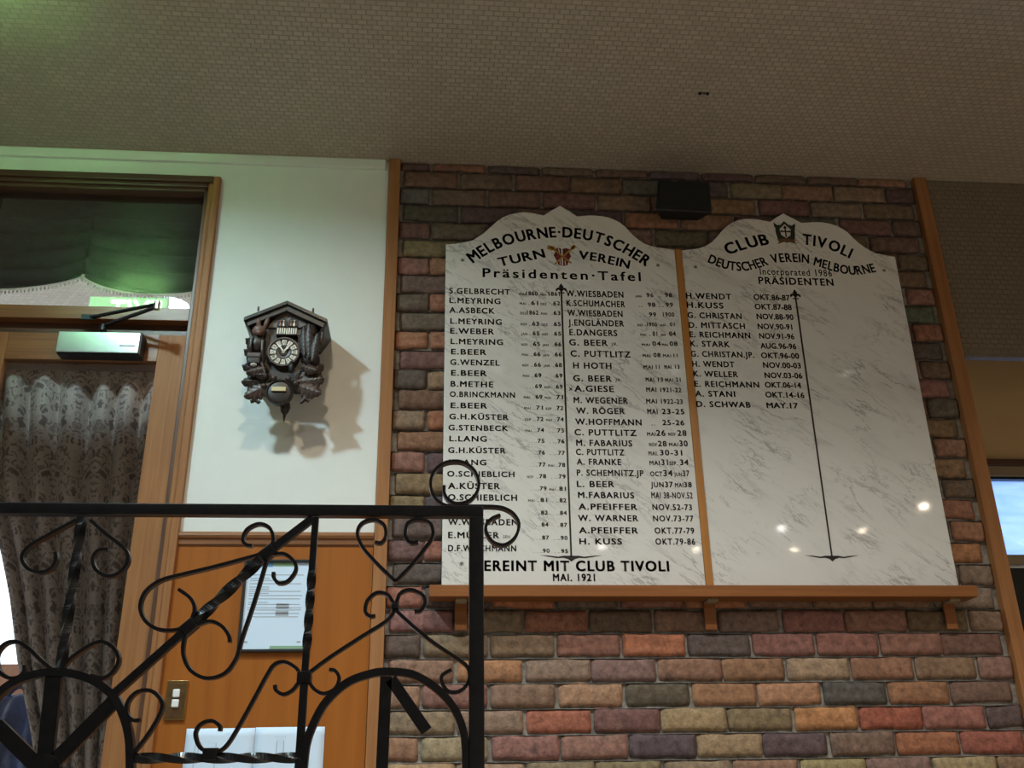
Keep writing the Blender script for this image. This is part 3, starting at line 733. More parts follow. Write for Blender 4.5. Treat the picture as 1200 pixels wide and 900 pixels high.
    dr = [c4(('JAN', 673, 725, 2.4), ('96', 770, 832, B), ('..', 870, 900, S), ('98', 932, 995, B)), c4(('..', 700, 735, S), ('98', 782, 848, B), ('..', 875, 920, S), ('99', 940, 1003, B)), c4(('. .', 710, 760, S), ('99', 793, 855, B), ('1900', 915, 1015, B)), c4(('DEZ', 690, 740, 2.4), ('.1900', 755, 862, 4.2), ('JAN', 885, 935, 2.4), ('01', 975, 1018, 4.2)), c4(('MAI', 715, 765, 2.4), ('. 01', 795, 865, 5), ('JAN', 893, 937, 2.4), ('04', 970, 1028, 5)), c4(('MAI', 728, 800, 2.6), ('04', 822, 895, 5), ('MAI', 905, 957, 2.6), ('08', 975, 1043, 5)), c4(('MAI', 738, 805, 3.6), ('08', 832, 893, B), ('MAI', 915, 985, 3.4), ('11', 1008, 1043, 4)), c4(('MAI', 745, 825, 4.2), ('11', 853, 885, B), ('MAI.', 928, 1000, 4.4), ('13', 1022, 1060, 4.8)), c4(('MAI.', 763, 850, 4.8), ('13', 870, 915, B), ('MAI', 935, 1003, 3.8), ('21', 1027, 1070, 4.6)), c4(('MAI 1921-22', 768, 1075, 5)), c4(('MAI 1922-23', 768, 1088, 5.2)), c4(('MAI', 778, 868, 6), ('23-25', 905, 1103, 6)), c4(('..', 812, 845, S), ('25-26', 910, 1103, 6)), c4(('MAI', 775, 850, 4), ('26', 856, 938, 6.6), ('NOV', 960, 1025, 3.6), ('28', 1042, 1122, 6.4)), c4(('NOV', 793, 862, 4), ('28', 872, 948, 6.2), ('MAI', 968, 1048, 4), ('30', 1060, 1133, 6.6)), c4(('MAI.', 788, 872, 4.6), ('30-31', 888, 1085, 6.2)), c4(('MAI', 797, 887, 5), ('31', 902, 960, 6.6), ('SEP.', 972, 1040, 4.2), ('34', 1065, 1140, 6.4)), c4(('OCT', 803, 910, 5.4), ('34', 918, 1000, 7), ('JUN', 1014, 1082, 4.2), ('37', 1090, 1147, 6.6)), c6(('JUN', 693, 790, 6), ('37', 800, 860, 6.4), ('MAI', 875, 938, 5), ('38', 944, 1002, 6)), c6(('MAI 38-NOV.52', 697, 1008, 7)), c6(('NOV.52-73', 705, 1003, 6.6)), c6(('NOV.73-77', 710, 1015, 6.6)), c6(('OKT.77-79', 722, 1020, 6.8)), c6(('OKT.79-86', 728, 1028, 7))]
    for (nm, a, c, y), d in zip(rowsR, dr):
        tk = [(nm, a, c, 6.9, .027)]
        if nm == 'G. BEER': tk.append(('JR.', c+4, c+12, 3.4, .0))
        if nm == 'A.GIESE': tk.append(('×', 667, 670.8, 6, .01))
        entry(t, tk, y); entry(t, [(*q, .024, y+.3) for q in d], y, 'date_lettering')
    def stem(tp, bt, wing, parent):
        L = Lettering()
        a = Vector((at(*tp, SY).x, 0, at(*tp, SY).z)); c = Vector((at(*bt, SY).x, 0, at(*bt, SY).z))
        wdt = .0036
        L.poly([(a.x-wdt, a.z-.03), (a.x+wdt, a.z-.03), (c.x+wdt*.9, c.z), (c.x-wdt*.9, c.z)])
        L.poly([(a.x, a.z+.012), (a.x-.010, a.z-.004), (a.x-.003, a.z-.030), (a.x+.003, a.z-.030), (a.x+.010, a.z-.004)])
        for sgn in (-1, 1):
            pts = [(.002, -.016), (.012, -.008), (.020, -.012), (.024, -.021), (.019, -.027), (.015, -.021), (.010, -.018), (.004, -.026)]
            L.poly([(a.x+sgn*p, a.z+q) for p, q in pts])
            w2 = wing
            pts = [(0, .004), (.25*w2, .004), (.42*w2, .000), (.7*w2, .004), (w2, .006), (.72*w2, .000), (.45*w2, -.005), (.25*w2, -.004), (.1*w2, -.009), (0, -.018)]
            L.poly([(c.x+sgn*p, c.z+q) for p, q in pts])
        L.poly([(a.x-.013, a.z-.030), (a.x+.013, a.z-.030), (a.x+.013, a.z-.035), (a.x-.013, a.z-.035)])
        L.build('painted_stem', M['paint'], parent)
    stem((657.5, 335), (669.4, 652.5), .115, t)
    def star(u, v, parent, r=.010):
        c = px(u, v); L = Lettering()
        L.poly([(c[0]+(r if k % 2 == 0 else r*.5)*cos(k*pi/6+.3), c[1]+(r if k % 2 == 0 else r*.5)*sin(k*pi/6+.3)) for k in range(12)])
        L.build('painted_star', M['ink2'], parent)
    M['ink2'] = plain('faded paint', (.14, .14, .14), .6)
    for q in ((542, 305), (771, 311), (541, 660.5)): star(*q, t)
    L = Lettering(); L.line('×', at(549.5, 665, SY).x, at(554, 665, SY).x, at(552, 667, SY).z, .03, .01); L.build('painted_star', M['paint'], t)
    # emblem: red shield with white stripes, crossed gold torches
    c = px(659, 300.5); cx, cz = c
    def shp(nm, mat, polys, dy, par):
        L = Lettering(TXT_Y-dy)
        for p in polys: L.poly([(cx+q[0], cz+q[1]) for q in p])
        return L.build(nm, mat, par)
    em = [[(-.034, .034), (-.018, .040), (0, .036), (.018, .040), (.034, .034), (.030, .018), (.037, .002), (.026, -.020), (.020, -.042), (0, -.046), (-.018, -.042), (-.026, -.018), (-.037, .004), (-.030, .018)]]
    o = shp('emblem_shield', M['redd'], em, 0, t); o['label'] = 'dark red painted shield'
    def stripe(x0, z0, x1, z1, w_):
        d = Vector((x1-x0, z1-z0)).normalized(); n = Vector((-d.y, d.x))*w_/2
        return [(x0+n.x, z0+n.y), (x1+n.x, z1+n.y), (x1-n.x, z1-n.y), (x0-n.x, z0-n.y)]
    shp('emblem_stripe', M['wpaint'], [stripe(-.001, .036, -.001, -.044, .006), stripe(-.016, .036, -.010, .016, .004), stripe(.010, -.020, .012, -.042, .003), stripe(-.010, -.020, -.011, -.041, .003)], .0007, t)
    shp('emblem_dark', M['paint'], [stripe(.009, .036, .009, .0, .004), stripe(-.009, .036, -.009, .01, .003), stripe(.020, .03, .025, .0, .004), stripe(-.022, .02, -.028, .0, .004), stripe(-.013, -.018, -.004, -.006, .005), stripe(.013, -.018, .004, -.006, .005)], .0007, t)
    shp('emblem_torch', M['gold'], [stripe(-.052, .046, .036, -.032, .007), stripe(.052, .050, -.034, -.040, .007), [(-.064, .034), (-.060, .052), (-.048, .048), (-.034, .046), (-.028, .034), (-.044, .026)], [(.036, .040), (.048, .056), (.060, .052), (.056, .040), (.044, .032)]], .0014, t)
    # right board
    t2 = thing('honour_board', 'right marble honour board, mostly blank, with wreath emblem and one column of names', 'sign', (3.28, 0, ZB))
    top = [px(*p) for p in RB]; x0, x1 = 2.814, 3.757
    poly = [(x0, ZB), (x0, top[0][1])]+top[1:-1]+[(x1, top[-1][1]), (x1, ZB)]
    b = MB(); b.prism(poly, SY, -.011, .0025, 1); b.build('marble_slab', M['marble'], t2)
    def pth2(txt, pts, h, wt=.02):
        L = Lettering(); u, v = pts[len(pts)//2]; L.path(txt, xz(pts), hpx(u, v, h), wt); L.build('heading', M['paint'], t2)
    pth2('CLUB', [(853, 298.8), (868, 293.5), (885, 289), (902, 286.2)], 12.2, .032)
    pth2('TIVOLI', [(940.5, 286), (956, 288.5), (976, 293.8), (995.5, 302.8)], 12.2, .032)
    pth2('DEUTSCHER VEREIN MELBOURNE', [(829, 307), (845, 313.5), (860, 316.8), (875, 317), (893, 312.8), (906, 308.4), (924, 307), (944, 308), (958, 312), (975, 317.2), (990, 320.8), (1006, 321.8), (1027, 318.6)], 10, .028)
    entry(t2, [('Incorporated 1986', 891, 975, 7.6, .008)], 322.8, 'heading')
    entry(t2, [('PRÄSIDENTEN', 889.5, 977, 8.0, .024)], 333.8, 'heading')
    rows = [('H.WENDT', 804.2, 857.2, 350.4, 'OKT.86-87', 883.5, 925.7, 351.7), ('H.KUSS', 804.8, 848, 361, 'OKT.87-88', 884.8, 928, 362.9), ('G. CHRISTAN', 806, 869.3, 373.2, 'NOV.88-90', 887, 930, 374.4), ('D. MITTASCH', 807.4, 873.2, 384.8, 'NOV.90-91', 888.3, 928.7, 386), ('E. REICHMANN', 808.3, 879.4, 395.8, 'NOV.91-96', 890, 931, 397.2), ('K. STARK', 809.2, 855.4, 406.4, 'AUG.96-96', 891.5, 933.3, 408.8), ('G. CHRISTAN.JP.', 809.8, 884, 418.5, 'OKT.96-00', 892.2, 936.7, 420), ('H. WENDT', 811.4, 860.8, 430, 'NOV.00-03', 894.5, 938.6, 431.3), ('K. WELLER', 812.8, 864.9, 441.6, 'NOV.03-06', 896.3, 940.4, 443.2), ('E. REICHMANN', 814, 889.8, 453.6, 'OKT.06-14', 896.7, 939, 454.4), ('A. STANI', 815, 861.7, 464.8, 'OKT.14-16', 897.2, 942.9, 466), ('D. SCHWAB', 816.3, 879.8, 477.2, 'MAY.17', 898.6, 935.4, 478.4)]
    for n_, a, c, y, d_, e, f, y2 in rows: entry(t2, [(n_, a, c, 6.5, .027)], y); entry(t2, [(d_, e, f, 6.3, .026)], y2, 'date_lettering', space=1.05)
    stem((931.3, 342), (974.9, 652.5), .105, t2)
    for q in ((815, 313), (1036, 317)): star(*q, t2)
    c = px(920.5, 273); cx, cz = c
    shp('emblem_wreath', M['dgreen'], [[(0, .060), (.020, .040), (.045, .036), (.042, .0), (.038, -.032), (0, -.036), (-.038, -.032), (-.044, .002), (-.042, .038), (-.018, .040)],
        [(.030, .036), (.050, .050), (.046, .026)], [(-.030, .036), (-.048, .052), (-.046, .026)]], 0, t2)
    shp('emblem_field', M['wpaint'], [[(0, .044), (.024, .018), (.020, -.012), (0, -.026), (-.020, -.012), (-.025, .018)]], .0007, t2)
    shp('emblem_cross', M['paint'], [stripe(0, .030, 0, -.022, .006), stripe(-.018, .006, .018, .006, .006), [(-.008, .026), (0, .036), (.008, .026), (0, .018)], [(-.018, .0), (-.023, .006), (-.018, .013), (-.012, .006)], [(.018, .0), (.023, .006), (.018, .013), (.012, .006)]], .0014, t2)
    shp('emblem_ribbon', M['brownp'], [[(-.042, -.034), (.0, -.028), (.042, -.036), (.034, -.044), (.044, -.056), (.012, -.046), (0, -.050), (-.012, -.046), (-.044, -.058), (-.034, -.046)]], .0007, t2)
    # divider strip between the boards
    b = MB(); b.box((2.786+.0005, SY-.004, ZB), (2.814-.0005, -.011, top[0][1]+.002), .002)
    tag(b.build('divider_strip', M['divwood'], smooth=40), 'upright orange timber strip between the two marble boards', 'timber strip')
M['redd'] = plain('dark red paint', (.17, .02, .02), .5)
build_boards()

def build_ledge():
    a = at(503, 692, -.11); c = at(1146, 692, -.11)
    t = thing('display_ledge', 'long orange timber ledge carrying both marble boards on brick wall', 'shelf', ((a.x+c.x)/2, 0, ZB-.045))
    b = MB(); b.box((a.x, -.11, ZB-.042), (c.x, -.011, ZB-.0005), .003); b.build('shelf_board', M['trimwood'], t, smooth=40)
    for u, v in ((540, 715), (832, 718), (1113, 716)):
        q = at(u, v, -.02).x
        b = MB(); b.box((q-.022, -.022, ZB-.145), (q+.022, -.011, ZB-.042), .003); br = b.build('bracket', M['trimwood'], t, smooth=40)
        b = MB(); b.box((q-.020, -.075, ZB-.052), (q+.020, -.022, ZB-.042), .002); b.build('bracket_block', M['sill'], br, smooth=40)
build_ledge()

# ================================================================== speaker and ceiling hook
def build_speaker():
    p = [at(769, 210, -.17), at(832, 210, -.17), at(831, 247, -.17), at(761, 246, -.17)]
    xa, xb = p[0].x, p[1].x; zt, zb = p[0].z, p[2].z
    t = thing('wall_speaker', 'small black loudspeaker on the bricks just under the ceiling', 'speaker', ((xa+xb)/2, 0, zb))
    yb = -.045
    b = MB(); b.hull([(xa-.012, -.155, zb+.006), (xb, -.155, zb), (xb, -.165, zt), (xa+.008, -.165, zt), (xa+.04, yb, zb+.03), (xb-.03, yb, zb+.03), (xb-.03, yb, zt-.01), (xa+.04, yb, zt-.01)])
    b.build('cabinet', M['black'], t, bevel=.006)
    b = MB(); b.hull([(xa, -.163, zb+.014), (xb-.01, -.163, zb+.010), (xb-.01, -.173, zt-.010), (xa+.015, -.173, zt-.010), (xa, -.150, zb+.014), (xb-.01, -.150, zb+.010), (xb-.01, -.160, zt-.010), (xa+.015, -.160, zt-.010)])
    b.build('grille', M['grille'], t, bevel=.003)
    xm = (xa+xb)/2; zm = (zt+zb)/2+.02
    b = MB(); b.box((xm-.03, -.020, zm-.04), (xm+.03, -.011, zm+.04), .002); b.box((xm-.012, -.06, zm-.012), (xm+.012, -.012, zm+.012), .002); b.build('wall_bracket', M['black'], t)
build_speaker()
def build_hook():
    c = atz(824.5, 109, CEIL)
    t = thing('ceiling_hook', 'tiny dark metal bracket screwed to the papered ceiling', 'hook', c)
    b = MB(); b.box(c+Vector((-.022, -.007, -.002)), c+Vector((.022, .007, 0)), .001); b.build('plate', M['sill2'], t)
    for sx in (-1, 1):
        b = MB(); b.lathe(c+Vector((sx*.016, 0, -.006)), [(.004, -.003), (.006, 0), (.006, .004)], 'Z', 12); b.build('screw', M['closerdk'], t, smooth=40)
M['sill2'] = plain('dull metal', (.16, .13, .10), .5, .5)
build_hook()

# ================================================================== cuckoo clock
def build_clock():
    F = -.135          # carved front of the case
    ctr = at(334, 420, F)
    t = thing('cuckoo_clock', 'dark carved wooden cuckoo clock with white numerals on cream wall', 'clock', (ctr.x, 0, ctr.z-.2))
    RF = -.175
    ap = at(337.5, 352, RF); el = at(286, 370, RF); er = at(383.5, 375, RF)
    hw = (er.x-el.x)/2; cx = (er.x+el.x)/2; za = ap.z; ze = (el.z+er.z)/2
    th = .016
    # roof: two slabs from wall to front, plus fascia
    b = MB()
    for s in (-1, 1):
        e = Vector((cx+s*hw, 0, ze)); a = Vector((cx, 0, za)); dn = Vector((0, 0, -th))
        b.hull([(a.x, RF, a.z), (e.x, RF, e.z), (e.x, RF, e.z-th), (a.x, RF, a.z-th), (a.x, -.004, a.z), (e.x, -.004, e.z), (e.x, -.004, e.z-th), (a.x, -.004, a.z-th)])
    b.build('roof', M['roofw'], t, bevel=.002)
    b = MB()
    for s in (-1, 1):
        e = Vector((cx+s*hw*.94, 0, ze-.012)); a = Vector((cx, 0, za-.016)); 
        b.hull([(a.x, RF+.01, a.z), (e.x, RF+.01, e.z), (e.x-s*.004, RF+.01, e.z-.022), (a.x, RF+.01, a.z-.024), (a.x, RF+.03, a.z), (e.x, RF+.03, e.z), (e.x-s*.004, RF+.03, e.z-.022), (a.x, RF+.03, a.z-.024)])
    b.build('fascia', M['carved'], t, bevel=.002)
    # side eaves hanging under the slabs
    for s in (-1, 1):
        b = MB(); x = cx+s*(hw-.006)
        b.hull([(x, RF+.004, ze-.010), (x+s*.008, RF+.004, ze-.010), (x-s*.030, RF+.03, ze-.075), (x-s*.040, RF+.03, ze-.075), (x, -.01, ze-.010), (x+s*.008, -.01, ze-.010), (x-s*.030, -.01, ze-.075), (x-s*.040, -.01, ze-.075)])
        b.build('eave_board', M['carved'], t, bevel=.002)
    # roof pegs
    for u, v in ((303, 360), (367, 362)):
        q = at(u, v, RF+.02); b = MB(); b.lathe(q+Vector((0, 0, -.012)), [(.004, -.004), (.004, .010), (.002, .016)], 'Z', 10); b.build('roof_peg', M['carvedl'], t, smooth=50)
    # house
    wb = .105
    zlow = at(334, 446, F).z
    b = MB(); b.prism([(cx-wb, zlow), (cx+wb, zlow), (cx+wb, ze-.03), (cx, za-.035), (cx-wb, ze-.03)], F, -.004, .003); b.build('case', M['carved'], t, smooth=35)
    P = lambda u, v, y=F: at(u, v, y)
    def fig(nm, pts, y0, y1, mat, bev=.004):
        b = MB(); b.prism([(P(u, v, y0).x, P(u, v, y0).z) for u, v in pts], y0, y1, bev, 3); return b.build(nm, mat, t, smooth=50)
    # gable panel and little arched openings with figures
    fig('gable_panel', [(337.5, 364), (352, 372), (362, 380), (352, 384), (313, 384), (320, 375), (329, 368)], F-.008, F+.004, M['carvedg'], .003)
    for u in (331, 343.5):
        b = MB(); c = P(u, 377.5, F-.012); r = .0185
        pts = [(c.x-r, c.z-.018)]+[(c.x+r*cos(pi-k*pi/10), c.z+r*sin(pi-k*pi/10)) for k in range(11)]+[(c.x+r, c.z-.018)]
        b.prism(pts, F-.0125, F-.004, .001); ar = b.build('arched_opening', M['black'], t)
        for dx, col in ((-.006, 'skin'), (.006, 'bone')):
            b = MB(); b.lathe(c+Vector((dx, -.004, -.012)), [(.005, -.008), (.0035, .004), (.002, .010)], 'Z', 10); b.ball(c+Vector((dx, -.004, .003)), .0038, 1)
            b.build('dancer', M[col], ar, smooth=50)
    b = MB(); c = P(341.5, 371, F-.012); b.tube([c+Vector((0, 0, -.02)), c, c+Vector((0, 0, .012))], .0016, 8); b.build('spire', M['black'], t)
    # balcony with white pickets
    c = P(336.5, 389.5, F-.02)
    b = MB(); b.box(c+Vector((-.040, -.010, -.016)), c+Vector((.040, .022, -.010)), .002); b.box(c+Vector((-.040, -.008, .012)), c+Vector((.040, -.002, .016)), .001)
    bal = b.build('balcony', M['carved'], t, smooth=40)
    b = MB()
    for k in range(9):
        x = -.034+k*.0085; b.box(c+Vector((x-.0026, -.012, -.012)), c+Vector((x+.0026, -.008, .013)), .0008)
    b.build('balcony_pickets', M['bone'], bal)
    # dial
    dc = P(332.5, 413, F-.014)
    b = MB(); b.lathe((dc.x, 0, dc.z), [(.058, F-.012), (.061, F-.018), (.060, F-.024), (.054, F-.024), (.052, F-.018), (.050, F-.014), (.03, F-.013), (.001, F-.013)], 'Y', 40)
    b.lathe((dc.x, 0, dc.z), [(.062, F), (.062, F-.013), (.05, F-.0135)], 'Y', 40)
    dial = b.build('dial', M['carvedl'], t, smooth=35)
    b = MB(); b.lathe((dc.x, 0, dc.z), [(.028, F-.014), (.028, F-.017), (.024, F-.017), (.016, F-.015), (.012, F-.018), (.001, F-.018)], 'Y', 32); b.build('dial_rosette', M['carved'], dial, smooth=35)
    romans = ['XII', 'I', 'II', 'III', 'IV', 'V', 'VI', 'VII', 'VIII', 'IX', 'X', 'XI']
    b = MB(); LT = Lettering(F-.0195)
    for k in range(12):
        a = pi/2-k*pi/6; rr = .0405; d = Vector((cos(a), 0, sin(a))); tn = Vector((sin(a), 0, -cos(a)))
        c = Vector((dc.x, 0, dc.z))+d*rr
        q = [c+tn*sx*w_+d*sz*.0104 for sx, sz, w_ in ((-1, -1, .0064), (1, -1, .0064), (1, 1, .0094), (-1, 1, .0094))]
        b.prism([(p.x, p.z) for p in q], F-.0185, F-.013, .0012, 2)
        vs, fs = G(romans[k], .0); x0 = min(v.x for v in vs); x1 = max(v.x for v in vs); h = .0135; kx = min(h/_H, .0125/(x1-x0))
        LT.add(vs, fs, lambda p: c+tn*((p.x-(x0+x1)/2)*kx)+d*(p.y*h/_H-h/2)+Vector((0, F-.0192, 0)))
    b.build('numeral_plates', M['bone'], dial, smooth=40)
    LT.build('numerals', M['carved'], dial, .0003)
    for ang, ln, wd in ((radians(90+35), .050, .0030), (radians(90-38), .038, .0034)):
        d = Vector((cos(ang), 0, sin(ang))); n = Vector((-d.z, 0, d.x)); o_ = Vector((dc.x, 0, dc.z))
        pts = [o_-d*.006+n*wd, o_+d*ln*.45+n*wd*.8, o_+d*ln*.55+n*wd*1.9, o_+d*ln*.68+n*wd*.7, o_+d*ln, o_+d*ln*.68-n*wd*.7, o_+d*ln*.55-n*wd*1.9, o_+d*ln*.45-n*wd*.8, o_-d*.006-n*wd]
        b = MB(); b.prism([(p.x, p.z) for p in pts], F-.0225, F-.0205, .0004); b.build('clock_hand', M['bone'], dial)
    # leaf
    def leaf(nm, root, tip, wd, y, mat, lobes=5, curl=.02):
        A = P(*root, y); B = P(*tip, y); d = (B-A); L_ = d.length; d.normalize(); n = Vector((-d.z, 0, d.x))
        def fn(u, v):
            s_ = (v-.5)*2
            env = (sin(pi*min(1, u*.97+.03))**.75)*(1-.25*u)
            z_ = 1+.22*sin(u*lobes*2*pi-abs(s_)*1.5)*(abs(s_)**1.5)
            p = A+d*(L_*u+.12*L_*abs(s_)*env*.6)+n*(s_*wd*env*z_)
            vein = .0018*abs(sin((u*lobes-abs(s_)*.9)*pi*1.0))
            yy = y-.004-curl*(.5*u*u) + .012*s_*s_ - vein-(.003 if abs(s_) < .12 else 0)
            p.y = yy; return p
        b = MB(); b.grid(fn, 40, 14); return b.build(nm, mat, t, solid=.006)
    yl = F-.004
    leaf('carved_leaf', (318, 450), (287, 466), .035, yl-.010, M['carvedl'])
    leaf('carved_leaf', (318, 445), (284, 449), .036, yl-.004, M['carved'])
    leaf('carved_leaf', (314, 436), (285, 430), .034, yl, M['carved'])
    leaf('carved_leaf', (312, 420), (287, 412), .036, yl+.004, M['carved'])
    leaf('carved_leaf', (308, 408), (289, 399), .030, yl+.004, M['carved'])
    leaf('carved_leaf', (312, 432), (290, 438), .022, F-.030, M['carvedl'])
    leaf('carved_leaf', (314, 440), (300, 441), .018, F-.030, M['carved'])
    leaf('carved_leaf', (354, 430), (372, 436), .022, F-.030, M['carvedl'])
    leaf('carved_leaf', (348, 452), (376, 462), .036, yl-.010, M['carvedl'])
    leaf('carved_leaf', (348, 448), (380, 445), .040, yl-.006, M['carvedl'])
    leaf('carved_leaf', (350, 444), (379, 429), .036, yl, M['carvedl'])
    leaf('carved_leaf', (352, 436), (374, 420), .030, yl+.004, M['carved'])
    # forked twigs below
    for pts in ([(306, 455), (299, 464), (298, 469), (293.5, 471)], [(299, 464), (300, 469), (304, 472)], [(352, 456), (357, 464), (356, 469), (351.5, 472)], [(357, 464), (359, 468), (362, 470)]):
        b = MB(); b.tube(smoothpts([P(u, v, yl-.004) for u, v in pts], 6), .0075, 8); b.build('forked_twig', M['carved'], t, smooth=50)
    # hare: head with ears up left, body hanging beside the dial
    b = MB(); h = P(303.5, 388, F-.022); b.ball(h, (.026, .020, .024), 3, .08, 2); b.ball(h+Vector((.004, -.014, -.014)), (.014, .012, .012), 2)
    hare = b.build('hare_head', M['harefur'], t, smooth=60)
    for dx, lean in ((.0, -.004), (.020, .006)):
        b = MB(); b.tube(smoothpts([h+Vector((dx, 0, .012)), h+Vector((dx+lean, -.004, .035)), h+Vector((dx+lean*2, 0, .058))], 6), .007, 8, scale=lambda k: .6+1.2*sin(pi*min(1, k*.9+.1))*.6); b.build('hare_ear', M['harefur'], hare, smooth=60)
    b = MB(); b.ball(P(302, 403, F-.014), (.030, .022, .040), 3, .22, 3)
    for q in ((295, 398, 294, 416), (308, 400, 309, 424)):     # hanging legs
        b.tube(smoothpts([P(q[0], q[1], F-.028), P((q[0]+q[2])/2-1, (q[1]+q[3])/2, F-.034), P(q[2], q[3], F-.026)], 6), .009, 8, scale=lambda k: 1.15-.55*k)
    b.build('hare_body', M['carved'], t, smooth=60)
    c = P(299, 421, F-.016); b = MB(); b.box(c+Vector((-.030, -.016, -.028)), c+Vector((.026, .016, .022)), .011, 4); bag = b.build('game_bag', M['carved'], t, smooth=50)
    b = MB(); b.box(c+Vector((-.031, -.019, -.004)), c+Vector((.027, .010, .024)), .009, 4); b.build('bag_flap', M['carvedl'], bag, smooth=50)
    b = MB(); b.ball(P(297, 427.5, F-.036), (.013, .009, .008), 2, .1, 2); b.build('hunting_horn', M['bone2'], t, smooth=60)
    b = MB(); b.tube(smoothpts([P(u, v, F-.036) for u, v in ((307, 424), (310, 434), (311, 442), (309, 434), (306, 426))], 6), .0035, 8); b.build('strap', M['carvedl'], t, smooth=50)
    # pheasant on the right, head down
    b = MB(); b.ball(P(363, 391, F-.018), (.030, .020, .040), 3, .15, 2.5); b.ball(P(366, 408, F-.020), (.028, .020, .040), 3, .15, 2.5); b.ball(P(361, 421, F-.022), (.020, .016, .026), 3, .1, 2.5)
    b.build('pheasant_body', M['carved'], t, smooth=60)
    for k, (a, c) in enumerate((((356, 384), (357, 418)), ((362, 380), (362, 420)), ((372, 392), (366, 424)))):
        leaf('pheasant_wing', a, c, .020, F-.036-.003*k, M['carvedl2'], 7, .0)
    b = MB(); c = P(374, 402, F-.018); b.tube(smoothpts([P(378, 386, F-.01), P(377, 398, F-.02), P(371, 412, F-.02), P(366, 420, F-.02)], 6), .008, 8); b.build('rifle_butt', M['carvedl'], t, smooth=50)
    # cuckoo perched under the dial
    b = MB(); c = P(341.5, 431, F-.034); b.ball(c, (.0115, .012, .022), 2, .05, 2); b.ball(c+Vector((-.001, -.004, .018)), .009, 2); b.build('bird', M['black'], t, smooth=60)
    for u, v in ((321, 443), (338, 444), (309, 452), (347, 449)):
        b = MB(); b.ball(P(u, v, F-.024), (.012, .010, .010), 2, .1, 3); b.build('acorn', M['carvedl'], t, smooth=60)
    # round pendulum bob with gold plaque
    bc = P(327, 459, F-.02)
    b = MB(); b.lathe((bc.x, 0, bc.z), [(.050, F+.004), (.052, F-.012), (.050, F-.022), (.044, F-.026), (.040, F-.020), (.034, F-.022), (.001, F-.024)], 'Y', 40)
    bob = b.build('pendulum_bob', M['carved'], t, smooth=35)
    q = P(326.5, 455.5, F-.030); b = MB(); b.box((q.x-.027, F-.030, q.z-.009), (q.x+.027, F-.020, q.z+.009), .0015); b.build('gold_plaque', M['goldpl'], bob)
    b = MB(); c = P(334, 478, F+.03); b.lathe(c, [(.010, .03), (.018, .016), (.020, .0), (.015, -.016), (.006, -.028), (.003, -.05), (.001, -.06)], 'Z', 12); b.build('pine_cone', M['carved'], t, smooth=50)
M['bone2'] = plain('worn horn', (.42, .40, .38), .4)
M['carvedl2'] = noisy('carved feathers', (.030, .027, .030), (.075, .066, .066), (60, 60, 20), .42, 5, bs=.4, bd=.004)
M['goldpl'] = plain('gold plaque', (.46, .40, .24), .4, .5)
M['carvedg'] = noisy('worn carved panel', (.075, .066, .062), (.15, .135, .125), (70, 70, 70), .5, 5, bs=.3, bd=.003)
build_clock()

